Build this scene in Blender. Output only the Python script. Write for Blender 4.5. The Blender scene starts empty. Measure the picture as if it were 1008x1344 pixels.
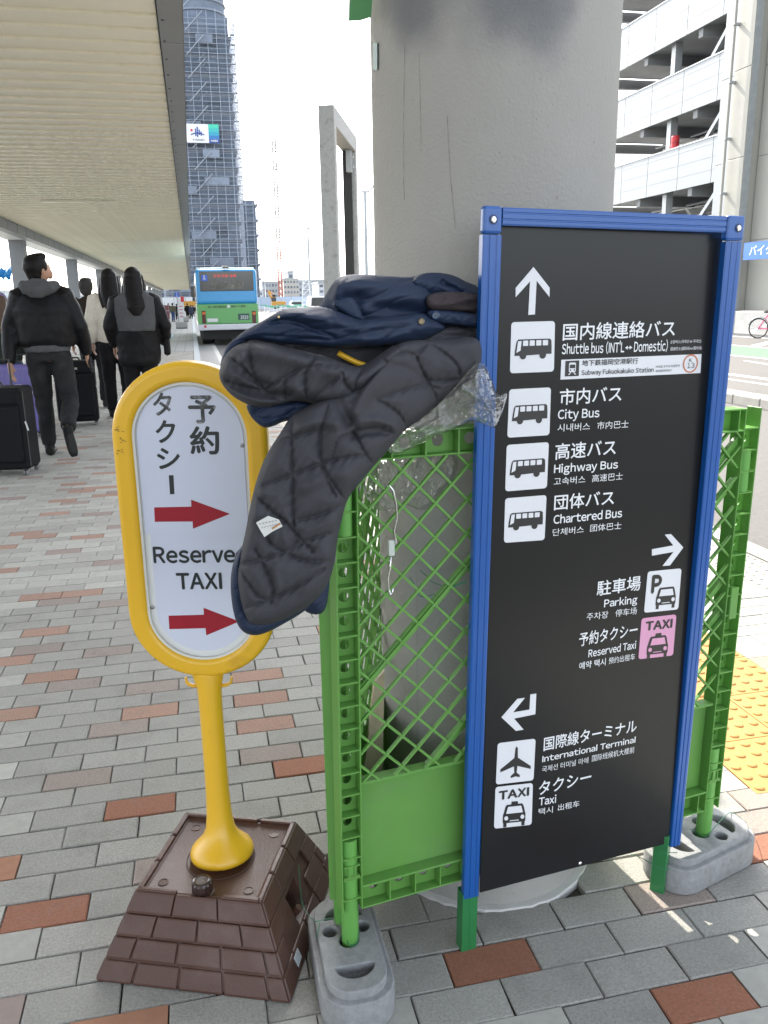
import bpy, bmesh, math, random
import numpy as np
from mathutils import Vector, Matrix, noise
random.seed(7)
S = bpy.context.scene
COL = S.collection
PI = math.pi
# ------------------------------------------------------------------ camera
H = 1.44
FPX = 1088.16; YAW, PITCH, ROLL = 0.2174, 0.251845, -0.017238
_f = np.array([math.sin(YAW)*math.cos(PITCH), math.cos(YAW)*math.cos(PITCH), -math.sin(PITCH)])
_r = np.array([math.cos(YAW), -math.sin(YAW), 0.0]); _u = np.cross(_r, _f)
CR = _r*math.cos(ROLL)+_u*math.sin(ROLL); CU = -_r*math.sin(ROLL)+_u*math.cos(ROLL); CF = _f
cam = bpy.data.cameras.new('camera'); camo = bpy.data.objects.new('camera', cam); COL.objects.link(camo)
cam.sensor_fit = 'VERTICAL'; cam.sensor_height = 36; cam.lens = FPX/1344*36
cam.clip_start = 0.05; cam.clip_end = 3000
camo.matrix_world = Matrix(((CR[0], CU[0], -CF[0], 0), (CR[1], CU[1], -CF[1], 0), (CR[2], CU[2], -CF[2], H), (0, 0, 0, 1)))
S.camera = camo
# ------------------------------------------------------------------ world, sun, exposure
SUN_EL = math.radians(38); SUN_AZ = math.radians(-10)        # azimuth from +Y, clockwise
w = bpy.data.worlds.new('World'); S.world = w; w.use_nodes = True
nt = w.node_tree; bg = nt.nodes['Background']; sky = nt.nodes.new('ShaderNodeTexSky')
sky.sky_type = 'NISHITA'; sky.sun_disc = False; sky.sun_elevation = SUN_EL; sky.sun_rotation = SUN_AZ
sky.air_density = .8; sky.dust_density = 2.2; sky.ozone_density = 1.0; sky.altitude = 0
hs = nt.nodes.new('ShaderNodeHueSaturation'); hs.inputs['Saturation'].default_value = .38      # thin white haze over the whole sky
nt.links.new(sky.outputs[0], hs.inputs['Color']); nt.links.new(hs.outputs[0], bg.inputs[0]); bg.inputs[1].default_value = 0.14
sl = bpy.data.lights.new('sun', 'SUN'); sl.energy = 2.3; sl.angle = math.radians(0.6); sl.color = (1, .94, .84)
so = bpy.data.objects.new('sun', sl); COL.objects.link(so)
sdir = Vector((math.sin(SUN_AZ)*math.cos(SUN_EL), math.cos(SUN_AZ)*math.cos(SUN_EL), math.sin(SUN_EL)))
so.rotation_euler = sdir.to_track_quat('Z', 'Y').to_euler(); so.location = (0, 0, 30)
S.view_settings.view_transform = 'Standard'; S.view_settings.look = 'None'
S.view_settings.exposure = 2.4; S.view_settings.gamma = 1; S.view_settings.use_curve_mapping = False
# ------------------------------------------------------------------ unprojection helpers
def ray(x, y): return CF+(x-504)/FPX*CR-(y-672)/FPX*CU
def gp(x, y, h=0.0):
    d = ray(x, y); t = (h-H)/d[2]; return Vector((d[0]*t, d[1]*t, h))
def aty(x, y, Y):
    d = ray(x, y); t = Y/d[1]; return Vector((d[0]*t, Y, H+d[2]*t))
def atx(x, y, X):
    d = ray(x, y); t = X/d[0]; return Vector((X, d[1]*t, H+d[2]*t))
def onplane(M, px, py):
    O = M.translation; n = M.col[1].to_3d(); d = Vector(ray(px, py)); c = Vector((0, 0, H))
    t = (O-c).dot(n)/d.dot(n); P = c+d*t-O
    return P.dot(M.col[0].to_3d()), P.dot(M.col[2].to_3d())
def frame(x, y, z, yaw, lean=0, rol=0):
    u = Vector((math.cos(yaw), math.sin(yaw), 0)); n = Vector((math.sin(yaw), -math.cos(yaw), 0))
    up = Vector((0, 0, 1))*math.cos(lean)-n*math.sin(lean)
    u2 = u*math.cos(rol)+up*math.sin(rol); up2 = -u*math.sin(rol)+up*math.cos(rol)
    b = up2.cross(u2)
    return Matrix(((u2.x, b.x, up2.x, x), (u2.y, b.y, up2.y, y), (u2.z, b.z, up2.z, z), (0, 0, 0, 1)))
# ------------------------------------------------------------------ materials
MATS = {}
def mat(name, col, rough=.6, metal=0, var=.1, vs=8, bump=0, bs=120, spec=.5, rand=0, trans=0, col2=None, c2s=3, c2t=(.55, .7), alpha=1, coat=0, emit=0, island=0, world=0):
    if name in MATS: return MATS[name]
    m = bpy.data.materials.new(name); MATS[name] = m; m.use_nodes = True
    N = m.node_tree.nodes; L = m.node_tree.links; b = N['Principled BSDF']
    tc = N.new('ShaderNodeTexCoord')
    if world: tc = N.new('ShaderNodeNewGeometry'); tc_out = tc.outputs['Position']
    else: tc_out = tc.outputs['Object']
    no = N.new('ShaderNodeTexNoise'); no.inputs['Scale'].default_value = vs; no.inputs['Detail'].default_value = 6; no.inputs['Roughness'].default_value = .65
    L.new(tc_out, no.inputs['Vector'])
    mr = N.new('ShaderNodeMapRange'); mr.inputs['From Min'].default_value = .25; mr.inputs['From Max'].default_value = .75
    mr.inputs['To Min'].default_value = 1-var; mr.inputs['To Max'].default_value = 1+var
    L.new(no.outputs['Fac'], mr.inputs['Value'])
    fac = mr.outputs[0]
    if rand or island:
        if island:
            oi = N.new('ShaderNodeNewGeometry'); ro = oi.outputs['Random Per Island']; rand = island
        else:
            oi = N.new('ShaderNodeObjectInfo'); ro = oi.outputs['Random']
        m2 = N.new('ShaderNodeMapRange'); m2.inputs['To Min'].default_value = 1-rand; m2.inputs['To Max'].default_value = 1+rand
        L.new(ro, m2.inputs['Value'])
        mu = N.new('ShaderNodeMath'); mu.operation = 'MULTIPLY'; L.new(fac, mu.inputs[0]); L.new(m2.outputs[0], mu.inputs[1]); fac = mu.outputs[0]
    base = N.new('ShaderNodeRGB'); base.outputs[0].default_value = (*col, 1); co = base.outputs[0]
    if col2:
        n2 = N.new('ShaderNodeTexNoise'); n2.inputs['Scale'].default_value = c2s; n2.inputs['Detail'].default_value = 8; n2.inputs['Roughness'].default_value = .7
        L.new(tc_out, n2.inputs['Vector'])
        r2 = N.new('ShaderNodeMapRange'); r2.inputs['From Min'].default_value = c2t[0]; r2.inputs['From Max'].default_value = c2t[1]
        L.new(n2.outputs['Fac'], r2.inputs['Value'])
        mx = N.new('ShaderNodeMix'); mx.data_type = 'RGBA'; L.new(r2.outputs[0], mx.inputs[0]); L.new(co, mx.inputs[6]); mx.inputs[7].default_value = (*col2, 1)
        co = mx.outputs[2]
    vm = N.new('ShaderNodeVectorMath'); vm.operation = 'SCALE'; L.new(co, vm.inputs[0]); L.new(fac, vm.inputs['Scale'])
    L.new(vm.outputs[0], b.inputs['Base Color'])
    b.inputs['Roughness'].default_value = rough; b.inputs['Metallic'].default_value = metal
    b.inputs['Specular IOR Level'].default_value = spec
    if coat: b.inputs['Coat Weight'].default_value = coat; b.inputs['Coat Roughness'].default_value = .15
    if bump:
        nb = N.new('ShaderNodeTexNoise'); nb.inputs['Scale'].default_value = bs; nb.inputs['Detail'].default_value = 4
        L.new(tc_out, nb.inputs['Vector'])
        bp = N.new('ShaderNodeBump'); bp.inputs['Strength'].default_value = bump; bp.inputs['Distance'].default_value = .002
        L.new(nb.outputs['Fac'], bp.inputs['Height']); L.new(bp.outputs[0], b.inputs['Normal'])
    if emit:
        b.inputs['Emission Color'].default_value = (*col, 1); b.inputs['Emission Strength'].default_value = emit
    out = N['Material Output']
    if trans:
        t = N.new('ShaderNodeBsdfTranslucent'); L.new(vm.outputs[0], t.inputs['Color'])
        ms = N.new('ShaderNodeMixShader'); ms.inputs[0].default_value = trans
        L.new(b.outputs[0], ms.inputs[1]); L.new(t.outputs[0], ms.inputs[2]); L.new(ms.outputs[0], out.inputs['Surface'])
    if alpha < 1: b.inputs['Alpha'].default_value = alpha
    return m
# ------------------------------------------------------------------ mesh builder
class MB:
    def __init__(s): s.v = []; s.f = []
    def add(s, vs, fs):
        o = len(s.v); s.v += [tuple(v) for v in vs]; s.f += [tuple(i+o for i in f) for f in fs]; return s
    def box(s, x0, x1, y0, y1, z0, z1, M=None):
        vs = [Vector((x, y, z)) for x in (x0, x1) for y in (y0, y1) for z in (z0, z1)]
        if M: vs = [M @ v for v in vs]
        return s.add(vs, [(0, 1, 3, 2), (4, 6, 7, 5), (0, 4, 5, 1), (2, 3, 7, 6), (0, 2, 6, 4), (1, 5, 7, 3)])
    def bar(s, a, b, w, d, ref=(0, 1, 0)):
        a = Vector(a); b = Vector(b); t = (b-a); L = t.length; t.normalize(); r = Vector(ref)
        n = (r-t*r.dot(t)).normalized(); c = t.cross(n)
        M = Matrix(((c.x, n.x, t.x, a.x), (c.y, n.y, t.y, a.y), (c.z, n.z, t.z, a.z), (0, 0, 0, 1)))
        return s.box(-w/2, w/2, -d/2, d/2, 0, L, M)
    def tube(s, pts, r, n=10, cap=True, ref=(0, 1, 0), closed=False):
        pts = [Vector(p) for p in pts]; k = len(pts)
        rs = r if isinstance(r, (list, tuple)) and len(r) == k else [r]*k
        o = len(s.v); pn = None
        for i, p in enumerate(pts):
            if closed: t = pts[(i+1) % k]-pts[i-1]
            else: t = pts[min(i+1, k-1)]-pts[max(i-1, 0)]
            t.normalize(); rf = Vector(ref) if pn is None else pn
            nn = rf-t*rf.dot(t)
            if nn.length < 1e-4: nn = Vector((1, 0, 0))-t*t.x
            nn.normalize(); pn = nn; c = t.cross(nn)
            ra, rb = rs[i] if isinstance(rs[i], (tuple, list)) else (rs[i], rs[i])
            for j in range(n):
                a = 2*PI*j/n; s.v.append(tuple(p+c*math.cos(a)*ra+nn*math.sin(a)*rb))
        for i in range(k if closed else k-1):
            i2 = (i+1) % k
            for j in range(n):
                j2 = (j+1) % n; s.f.append((o+i*n+j, o+i*n+j2, o+i2*n+j2, o+i2*n+j))
        if cap and not closed:
            s.f.append(tuple(o+j for j in range(n))[::-1]); s.f.append(tuple(o+(k-1)*n+j for j in range(n)))
        return s
    def lathe(s, prof, c=(0, 0, 0), n=24, cap=True):
        o = len(s.v); k = len(prof)
        for r, z in prof:
            for j in range(n):
                a = 2*PI*j/n; s.v.append((c[0]+r*math.cos(a), c[1]+r*math.sin(a), c[2]+z))
        for i in range(k-1):
            for j in range(n):
                j2 = (j+1) % n; s.f.append((o+i*n+j, o+i*n+j2, o+(i+1)*n+j2, o+(i+1)*n+j))
        if cap:
            s.f.append(tuple(o+j for j in range(n))[::-1]); s.f.append(tuple(o+(k-1)*n+j for j in range(n)))
        return s
    def ell(s, c, r, n=14, m=9, M=None):
        o = len(s.v); c = Vector(c)
        for i in range(m+1):
            t = PI*i/m
            for j in range(n):
                a = 2*PI*j/n; v = Vector((r[0]*math.sin(t)*math.cos(a), r[1]*math.sin(t)*math.sin(a), r[2]*math.cos(t)))
                if M: v = M @ v
                s.v.append(tuple(c+v))
        for i in range(m):
            for j in range(n):
                j2 = (j+1) % n; s.f.append((o+i*n+j, o+(i+1)*n+j, o+(i+1)*n+j2, o+i*n+j2))
        return s
    def prism(s, poly, y0, y1):     # polygon in local x,z; extruded along y
        n = len(poly); vs = [(p[0], y0, p[1]) for p in poly]+[(p[0], y1, p[1]) for p in poly]
        fs = [tuple(range(n)), tuple(range(2*n-1, n-1, -1))]+[(i, i+n, (i+1) % n+n, (i+1) % n) for i in range(n)]
        return s.add(vs, fs)
    def slab(s, poly, z0, z1):      # polygon in x,y
        n = len(poly); vs = [(p[0], p[1], z0) for p in poly]+[(p[0], p[1], z1) for p in poly]
        fs = [tuple(range(n))[::-1], tuple(range(n, 2*n))]+[(i, (i+1) % n, (i+1) % n+n, i+n) for i in range(n)]
        return s.add(vs, fs)
    def mesh(s, name, m=None, smooth=False, off=None, M=None):
        me = bpy.data.meshes.new(name)
        vs = s.v
        if off is not None: vs = [(a-off[0], b-off[1], c-off[2]) for a, b, c in vs]
        if M is not None: vs = [tuple(M @ Vector(v)) for v in vs]
        me.from_pydata(vs, [], s.f); me.validate(); me.update()
        bm = bmesh.new(); bm.from_mesh(me); bmesh.ops.recalc_face_normals(bm, faces=bm.faces); bm.to_mesh(me); bm.free()
        if smooth: me.polygons.foreach_set('use_smooth', [True]*len(me.polygons))
        if m: me.materials.append(m)
        return me
    def build(s, name, m, parent=None, smooth=False, world=False, bevel=0, segs=2, sub=0, auto=0):
        off = parent.location if (world and parent) else None
        o = bpy.data.objects.new(name, s.mesh(name, m, smooth or auto > 0, off)); COL.objects.link(o)
        if parent: o.parent = parent
        if bevel:
            b = o.modifiers.new('bevel', 'BEVEL'); b.width = bevel; b.segments = segs; b.limit_method = 'ANGLE'; b.angle_limit = math.radians(35); b.harden_normals = False
        if sub:
            b = o.modifiers.new('sub', 'SUBSURF'); b.levels = b.render_levels = sub
        return o
def smooth_by_angle(o, ang=35):
    me = o.data; a = math.radians(ang)
    me.polygons.foreach_set('use_smooth', [True]*len(me.polygons))
    bm = bmesh.new(); bm.from_mesh(me)
    for e in bm.edges:
        if len(e.link_faces) == 2 and e.calc_face_angle(0) > a: e.smooth = False
    bm.to_mesh(me); bm.free(); return o
def tag(o, label, cat, group=None):
    o['label'] = label; o['category'] = cat
    if group: o['group'] = group
    return o
def thing(name, label, cat, loc=(0, 0, 0), rotz=0, group=None, M=None):
    o = bpy.data.objects.new(name, None); COL.objects.link(o); o.empty_display_size = .1
    if M is not None: o.matrix_world = M
    else: o.location = loc; o.rotation_euler = (0, 0, rotz)
    return tag(o, label, cat, group)
def struct(o, kind='structure'): o['kind'] = kind; return o
def kids(o): return [c for c in bpy.data.objects if c.parent == o]
def copy_tree(o, parent=None):
    c = o.copy(); COL.objects.link(c); c.parent = parent
    for ch in kids(o): copy_tree(ch, c)
    return c
def inst(name, me, loc=(0, 0, 0), rot=(0, 0, 0), parent=None, scale=None):
    o = bpy.data.objects.new(name, me); COL.objects.link(o); o.location = loc; o.rotation_euler = rot
    if parent: o.parent = parent
    if scale: o.scale = scale
    return o
def text_mesh(body, m, off=0.0, extrude=0.0):
    c = bpy.data.curves.new('lettering', 'FONT'); c.body = body; c.offset = off; c.extrude = extrude; c.resolution_u = 3
    o = bpy.data.objects.new('lettering', c); COL.objects.link(o); bpy.context.view_layer.update()
    me = bpy.data.meshes.new_from_object(o.evaluated_get(bpy.context.evaluated_depsgraph_get()))
    bpy.data.objects.remove(o); me.materials.clear(); 
    if m: me.materials.append(m)
    return me
GL = {}
def glyph(c, off):
    k = (c, off)
    if k not in GL:
        me = text_mesh(chr(ord(c)+0xFEE0), None, off); n = len(me.vertices); co = np.empty(n*3); me.vertices.foreach_get('co', co); co = co.reshape(n, 3)
        GL[k] = (co, [tuple(p.vertices) for p in me.polygons]); bpy.data.meshes.remove(me)
    return GL[k]
def latin_mesh(body, m, off):
    """humanist sans lettering set from wide glyphs with normal spacing"""
    x = 0; V = []; F = []
    for c in body:
        if c == ' ': x += .3; continue
        if c in 'Il':
            hh = glyph('H', 0)[0][:, 1].max()*(1.0 if c == 'I' else 1.06); o = len(V); x += .085; wd = .1
            V += [(x, 0, 0), (x+wd, 0, 0), (x+wd, hh, 0), (x, hh, 0)]; F.append((o, o+1, o+2, o+3)); x += wd+.06; continue
        co, fs = glyph(c, off); a, b = co[:, 0].min(), co[:, 0].max(); o = len(V)
        sb = .045 if c in 'acdeoqtvxyzACJOTVXY' else .07
        x += sb-.01
        V += [(v[0]-a+x, v[1], 0) for v in co]; F += [tuple(i+o for i in f) for f in fs]; x += b-a+(.02 if c in 'rTtvyfk' else sb-.01)
    me = bpy.data.meshes.new('lettering'); me.from_pydata(V, [], F); me.materials.append(m); return me
CAPH = [None]
def text_fit(body, m, parent, u0, v0, u1, v1, y, mode='cjk', off=.012, shear=0.0, name='lettering'):
    """lettering laid on the plane y of parent (x right, z up), fitted to a box; latin: v1 is the cap height"""
    me = latin_mesh(body, m, 0) if mode == 'latin' else text_mesh(body, m, 0)
    s_ = off*.85; n0 = len(me.vertices)
    shifts = [(0, 0), (s_, 0), (-s_, 0), (0, s_), (0, -s_)] if off > .008 else [(0, 0)]
    if len(shifts) > 1:
        co = np.empty(n0*3); me.vertices.foreach_get('co', co); co = co.reshape(n0, 3); fs = [tuple(p.vertices) for p in me.polygons]
        V = np.concatenate([co+np.array([a, b, 0]) for a, b in shifts]); bpy.data.meshes.remove(me)
        me = bpy.data.meshes.new('lettering'); me.from_pydata([tuple(v) for v in V], [], [tuple(i+k*n0 for i in f) for k in range(len(shifts)) for f in fs]); me.materials.append(m)

    if mode == 'latin' and CAPH[0] is None: CAPH[0] = glyph('H', 0)[0][:, 1].max()
    n = len(me.vertices); co = np.empty(n*3); me.vertices.foreach_get('co', co); co = co.reshape(n, 3)
    mn = co.min(0); mx = co.max(0)
    sx = (u1-u0)/(mx[0]-mn[0])
    if mode == 'cjk': z0 = mn[1]; sz = (v1-v0)/(mx[1]-mn[1])
    else: z0 = 0; sz = (v1-v0)/CAPH[0]
    out = np.zeros_like(co); out[:, 0] = u0+(co[:, 0]-mn[0])*sx; out[:, 2] = v0+(co[:, 1]-z0)*sz; out[:, 1] = y-.00005*(np.arange(n)//n0)
    out[:, 2] += (out[:, 0]-u0)*shear
    me.vertices.foreach_set('co', out.reshape(-1)); me.update()
    o = bpy.data.objects.new(name, me); COL.objects.link(o); o.parent = parent; return o
# ================================================================== GROUND
asphalt = mat('asphalt', (.075, .074, .072), .9, var=.25, vs=3, bump=.6, bs=90, col2=(.11, .108, .1), c2s=.6)
asphalt_road = mat('worn_asphalt', (.10, .095, .088), .9, var=.2, vs=30, bump=.6, bs=90, col2=(.08, .078, .073), c2s=.4)
conc = mat('concrete', (.36, .355, .34), .85, var=.12, vs=6, bump=.4, bs=80)
kerbm = mat('kerb_concrete', (.3, .29, .265), .85, var=.12, vs=6, bump=.3, bs=60)
whitep = mat('white_road_paint', (.45, .45, .43), .7, var=.12, vs=14, col2=(.2, .2, .19), c2s=5, c2t=(.6, .75))
greenp = mat('green_road_paint', (.085, .17, .1), .8, var=.12, vs=5)
brick_m = {
 'g': mat('grey_paver', (.285, .28, .252), .9, var=.3, vs=170, bump=1, bs=300, rand=.09, col2=(.205, .2, .18), c2s=4.5, c2t=(.5, .8), world=1),
 't': mat('taupe_paver', (.25, .21, .182), .88, var=.28, vs=170, bump=.9, bs=260, rand=.1, col2=(.18, .155, .14), c2s=14, world=1),
 'p': mat('pinkish_paver', (.30, .185, .135), .88, var=.28, vs=150, bump=.9, bs=260, rand=.12, col2=(.24, .17, .13), c2s=12, world=1),
 'o': mat('terracotta_paver', (.25, .105, .06), .88, var=.28, vs=150, bump=.9, bs=260, rand=.1, col2=(.24, .13, .095), c2s=12, world=1)}
brick_i = {k: None for k in 'gtop'}
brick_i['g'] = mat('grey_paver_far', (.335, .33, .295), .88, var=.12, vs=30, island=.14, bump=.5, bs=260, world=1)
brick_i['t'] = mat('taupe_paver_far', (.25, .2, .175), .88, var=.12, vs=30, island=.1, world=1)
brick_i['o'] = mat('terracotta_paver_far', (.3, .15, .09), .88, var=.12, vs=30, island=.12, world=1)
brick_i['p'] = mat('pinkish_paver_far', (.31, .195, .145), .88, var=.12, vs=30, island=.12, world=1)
joint = mat('joint_sand', (.085, .08, .068), .95, var=.3, vs=40)

ROADZ = -.12
g = MB().slab([(-400, -60), (600, -60), (600, 1500), (-400, 1500)], ROADZ-.5, ROADZ-.02).build('ground', mat('earth', (.22, .21, .19), .95, var=.2, vs=.3)); struct(g)
# roads: one sheet right of the plaza
r = MB().slab([(3.05, -20), (20.5, -20), (20.5, 900), (.13, 900), (.13, 10), (3.05, 9)], ROADZ-.015, ROADZ).build('road', asphalt_road); struct(r)
# plaza base
pb = MB().slab([(-9, -12), (3.0, -12), (3.0, 9), (0.0, 10), (0.0, 160), (-9, 160)], ROADZ-.01, -.022).build('pavement', joint); struct(pb)
# far square paving (beyond the bricks)
fm = mat('far_square_paving', (.3, .275, .265), .85, var=.08, vs=2)
N = fm.node_tree.nodes; L = fm.node_tree.links
bk = N.new('ShaderNodeTexBrick'); bk.offset = 0; bk.inputs['Scale'].default_value = 1; bk.inputs['Brick Width'].default_value = .3; bk.inputs['Row Height'].default_value = .3
bk.inputs['Mortar Size'].default_value = .008; bk.inputs['Color1'].default_value = (.33, .335, .32, 1); bk.inputs['Color2'].default_value = (.3, .305, .29, 1); bk.inputs['Mortar'].default_value = (.15, .15, .14, 1)
tc = N.new('ShaderNodeTexCoord'); L.new(tc.outputs['Object'], bk.inputs['Vector']); L.new(bk.outputs['Color'], N['Principled BSDF'].inputs['Base Color'])
PAVE = []
Y_FAR = 26.0
MB().slab([(-9, Y_FAR+.02), (-.04, Y_FAR+.02), (-.04, 160), (-9, 160)], -.02, 0).build('far_paving', fm, pb)
MB().slab([(-9, 33.4), (-.04, 33.4), (-.04, 33.9), (-9, 33.9)], .0005, .004).build('pale_paving_band', kerbm, pb)
# kerb bands
kb = MB().slab([(-.03, 10), (.13, 10), (.13, 160), (-.03, 160)], ROADZ-.02, .004).build('kerb', mat('pale_kerb', (.42, .46, .47), .8, var=.08, vs=3)); struct(kb)
MB().slab([(3.0, -12), (3.14, -12), (3.14, 9), (.13, 10.1), (.13, 9.95), (3.0, 8.9)], ROADZ-.02, .003).build('kerb_stone', kerbm, kb)
gt = MB().slab([(.13, 10), (.62, 10), (.62, 120), (.13, 120)], ROADZ-.003, ROADZ+.004).build('gutter', mat('gutter_concrete', (.3, .3, .29), .85, var=.2, vs=12, bump=.8, bs=12)); struct(gt)
mk = bpy.data.objects.new('road_markings', MB().slab([(.62, 33.2), (.75, 33.2), (.75, 20), (.62, 20)], ROADZ+.0005, ROADZ+.004).mesh('m', whitep)); COL.objects.link(mk); struct(mk)
def stripe(poly, m=whitep, name='painted_stripe', z=0): return MB().slab(poly, ROADZ+.0005+z, ROADZ+.004+z).build(name, m, mk)
def rx(px, py): return gp(px, py, ROADZ)[0]
for X, wd in ((9.6, .12), (10.15, .22), (13.35, .2), (15.95, .22), (19.3, .3)):
    stripe([(X, 2), (X+wd, 2), (X+wd, 120), (X, 120)])
stripe([(13.6, 2), (15.85, 2), (15.85, 120), (13.6, 120)], greenp, 'green_cycle_lane')
for k in range(14):
    y0 = 13+k*3.0
    stripe([(16.4, y0), (19.1, y0+2.4), (19.1, y0+2.9), (16.4, y0+.5)])
stripe([(11.6, 13), (12.6, 17.5), (12.7, 17.5), (11.9, 13)])
for k in range(10): stripe([(3.9+k*.1, 40+k*7), (4.05+k*.1, 40+k*7), (4.05+k*.1, 44+k*7), (3.9+k*.1, 44+k*7)])
# lane separator kerb
sep = MB(); 
yy = 1.0
while yy < 60: sep.box(7.52, 7.86, yy, yy+.59, ROADZ-.01, ROADZ+.15); yy += .6
sep = sep.build('kerb', kerbm, None, bevel=.02, segs=2); struct(sep)
# patio beyond wall
MB().slab([(19.7, -20), (40, -20), (40, 200), (19.7, 200)], ROADZ-.01, ROADZ+.1).build('pavement', conc); struct(bpy.data.objects['pavement.001'])
# --- pavers
BL, BW, JT = .2007, .1005, .003
X0, Y0 = .551, 1.3117
def cell(px, py):
    p = gp(px, py); r = math.floor((p[1]-Y0)/BW); k = math.floor((p[0]-X0-(BL/2 if r % 2 else 0))/BL); return r, k
ORA = [(645,1260),(925,1318),(990,1105),(55,1190),(200,1068),(10,1128),(43,937),(226,935),(377,916),(386,951),(320,889),(98,887),(154,1335),(25,699),(40,704),(106,706),(2,720),(19,749),(47,783),(104,776),(88,822),(40,864),(68,659),(80,673),(129,650),(131,641),(100,635),(124,621),(99,608),(400,1000),(418,822)]
TAU = [(871,1167),(990,1074),(330,1002),(143,1026),(125,964),(170,909),(129,896),(86,662),(137,675),(101,720),(145,690),(71,791),(145,794),(157,853),(25,851),(152,738),(186,1134),(10,1325)]
col = {cell(*p): ('p' if p[0] < 450 and p[1] < 1000 else 'o') for p in ORA}; col.update({cell(*p): 't' for p in TAU})
rb = random.Random(3)
TS = .2857; TX0 = 1.53; TYA = 2.163-TS      # tactile field
def paver_mesh(c, j):
    m = MB(); hl, hw = BL/2-JT/2, BW/2-JT/2; d = .003
    rr = random.Random(j)
    def q(): return (rr.random()-.5)*.0026
    c4 = [(-hl+q(), -hw+q()), (hl+q(), -hw+q()), (hl+q(), hw+q()), (-hl+q(), hw+q())]
    vs = [(x, y, -.03) for x, y in c4]+[(x, y, -d) for x, y in c4]+[(x-math.copysign(d, x), y-math.copysign(d, y), 0) for x, y in c4]
    fs = []
    for a in (0, 4): fs += [(a+i, a+(i+1) % 4, a+4+(i+1) % 4, a+4+i) for i in range(4)]
    fs.append((8, 9, 10, 11)); m.add(vs, fs); return m
variants = {c: [paver_mesh(c, j).mesh('brick', brick_m[c]) for j in range(5)] for c in 'gtop'}
cands = []
def inview(p, mx=60):
    d = Vector((p[0], p[1], -H)); z = d.dot(Vector(CF))
    if z < .3: return False
    x = 504+FPX*d.dot(Vector(CR))/z; y = 672-FPX*d.dot(Vector(CU))/z
    return -mx < x < 1008+mx and y < 1344+mx*1.5
far = {c: MB() for c in 'gtop'}
for r in range(-14, int((Y_FAR-Y0)/BW)):
    yc = Y0+(r+.5)*BW
    for k in range(-46, 14):
        xc = X0+(k+.5)*BL+(BL/2 if r % 2 else 0)
        xmax = 2.98 if yc < 9 else (-.04 if yc > 10 else 2.98-(yc-9)*3.0)
        if xc-BL/2 < -9 or xc+BL/2 > xmax+.12: continue
        cx0, cx1 = xc-BL/2, min(xc+BL/2, xmax)
        if cx1-cx0 < .02: continue
        pieces = [(cx0, cx1)]
        if yc > TYA: pieces = [(cx0, min(cx1, TX0)), (max(cx0, TX0+2*TS), cx1)]
        pieces = [p for p in pieces if p[1]-p[0] > .015]
        if not pieces: continue
        if len(pieces) == 2: cx0, cx1 = pieces[0]
        else: cx0, cx1 = pieces[0]
        c = col.get((r, k))
        rv = rb.random()
        if c is None: c = 'g'
        if (r, k) not in col and not (yc < 3.9 and xc < 1.3 or yc < 6.5 and xc < -.3):
            c = 'p' if rv < .035 else ('t' if rv < .09 else 'g')
        full = abs((cx1-cx0)-BL) < 1e-4
        if not inview((xc, yc)) and not (yc < 3 and abs(xc) < 3.2 and full): continue
        if xc*1 > 0 and (Vector((xc, yc))-Vector((.74, 1.91))).length < .25: continue
        if full and inview((xc, yc), 0): cands.append((math.hypot(xc, yc-.3*0), xc, yc, c, r, k))
        else: far[c].box(cx0+JT/2, cx1-JT/2, yc-BW/2+JT/2, yc+BW/2-JT/2, -.02, rb.uniform(-.001, .001))
cands.sort()
for i, (d, xc, yc, c, r, k) in enumerate(cands):
    if i < 300:
        inst('brick', variants[c][rb.randrange(5)], (xc, yc, rb.uniform(-.0015, .0012)), (rb.uniform(-.006, .006), rb.uniform(-.004, .004), rb.choice((0, PI))+rb.uniform(-.004, .004)), pb)
    else:
        z = rb.uniform(-.0015, .001)
        far[c].box(xc-BL/2+JT/2, xc+BL/2-JT/2, yc-BW/2+JT/2, yc+BW/2-JT/2, -.02, z)
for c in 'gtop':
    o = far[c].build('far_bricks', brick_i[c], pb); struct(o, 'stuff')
# --- yellow tactile tiles
yel = mat('yellow_tactile_concrete', (.41, .215, .062), .8, var=.14, vs=60, bump=.6, bs=200, rand=.07, col2=(.33, .21, .08), c2s=6)
tm = MB().box(-TS/2+.002, TS/2-.002, -TS/2+.002, TS/2-.002, -.03, 0)
for i in range(5):
    for j in range(5):
        tm.lathe([(.017, -.001), (.0155, .0025), (.012, .0045), (.005, .005)], (-TS/2+TS*(i+.5)/5, -TS/2+TS*(j+.5)/5, 0), 12)
tmm = tm.mesh('tile', yel, False)
ty = thing('tactile_strip', 'yellow tactile paving strip with raised dots beside the grey pavers', 'tactile paving', (TX0, 2.0, 0))
for j in range(0, 34):
    for i in range(2):
        inst('tile', tmm, (TS*(i+.5), TYA+TS*(j+.5)-2.0, .001), (0, 0, 0), ty)
# pale tactile tiles by the kerb
pale = mat('pale_tactile_concrete', (.3, .285, .25), .8, var=.08, vs=12)
tm2 = MB().box(-.148, .148, -.148, .148, -.02, 0)
for i in range(5):
    for j in range(5): tm2.lathe([(.013, -.001), (.01, .004), (.005, .005)], (-.15+.3*(i+.5)/5, -.15+.3*(j+.5)/5, 0), 8)
t2 = tm2.mesh('tile', pale)
tp = thing('tactile_strip', 'pale grey tactile strip with small dots along the plaza kerb', 'tactile paving', (2.68, 0, 0))
for j in range(8, 28): inst('tile', t2, (.15, .3*j, .0035), (0, 0, 0), tp)
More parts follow.
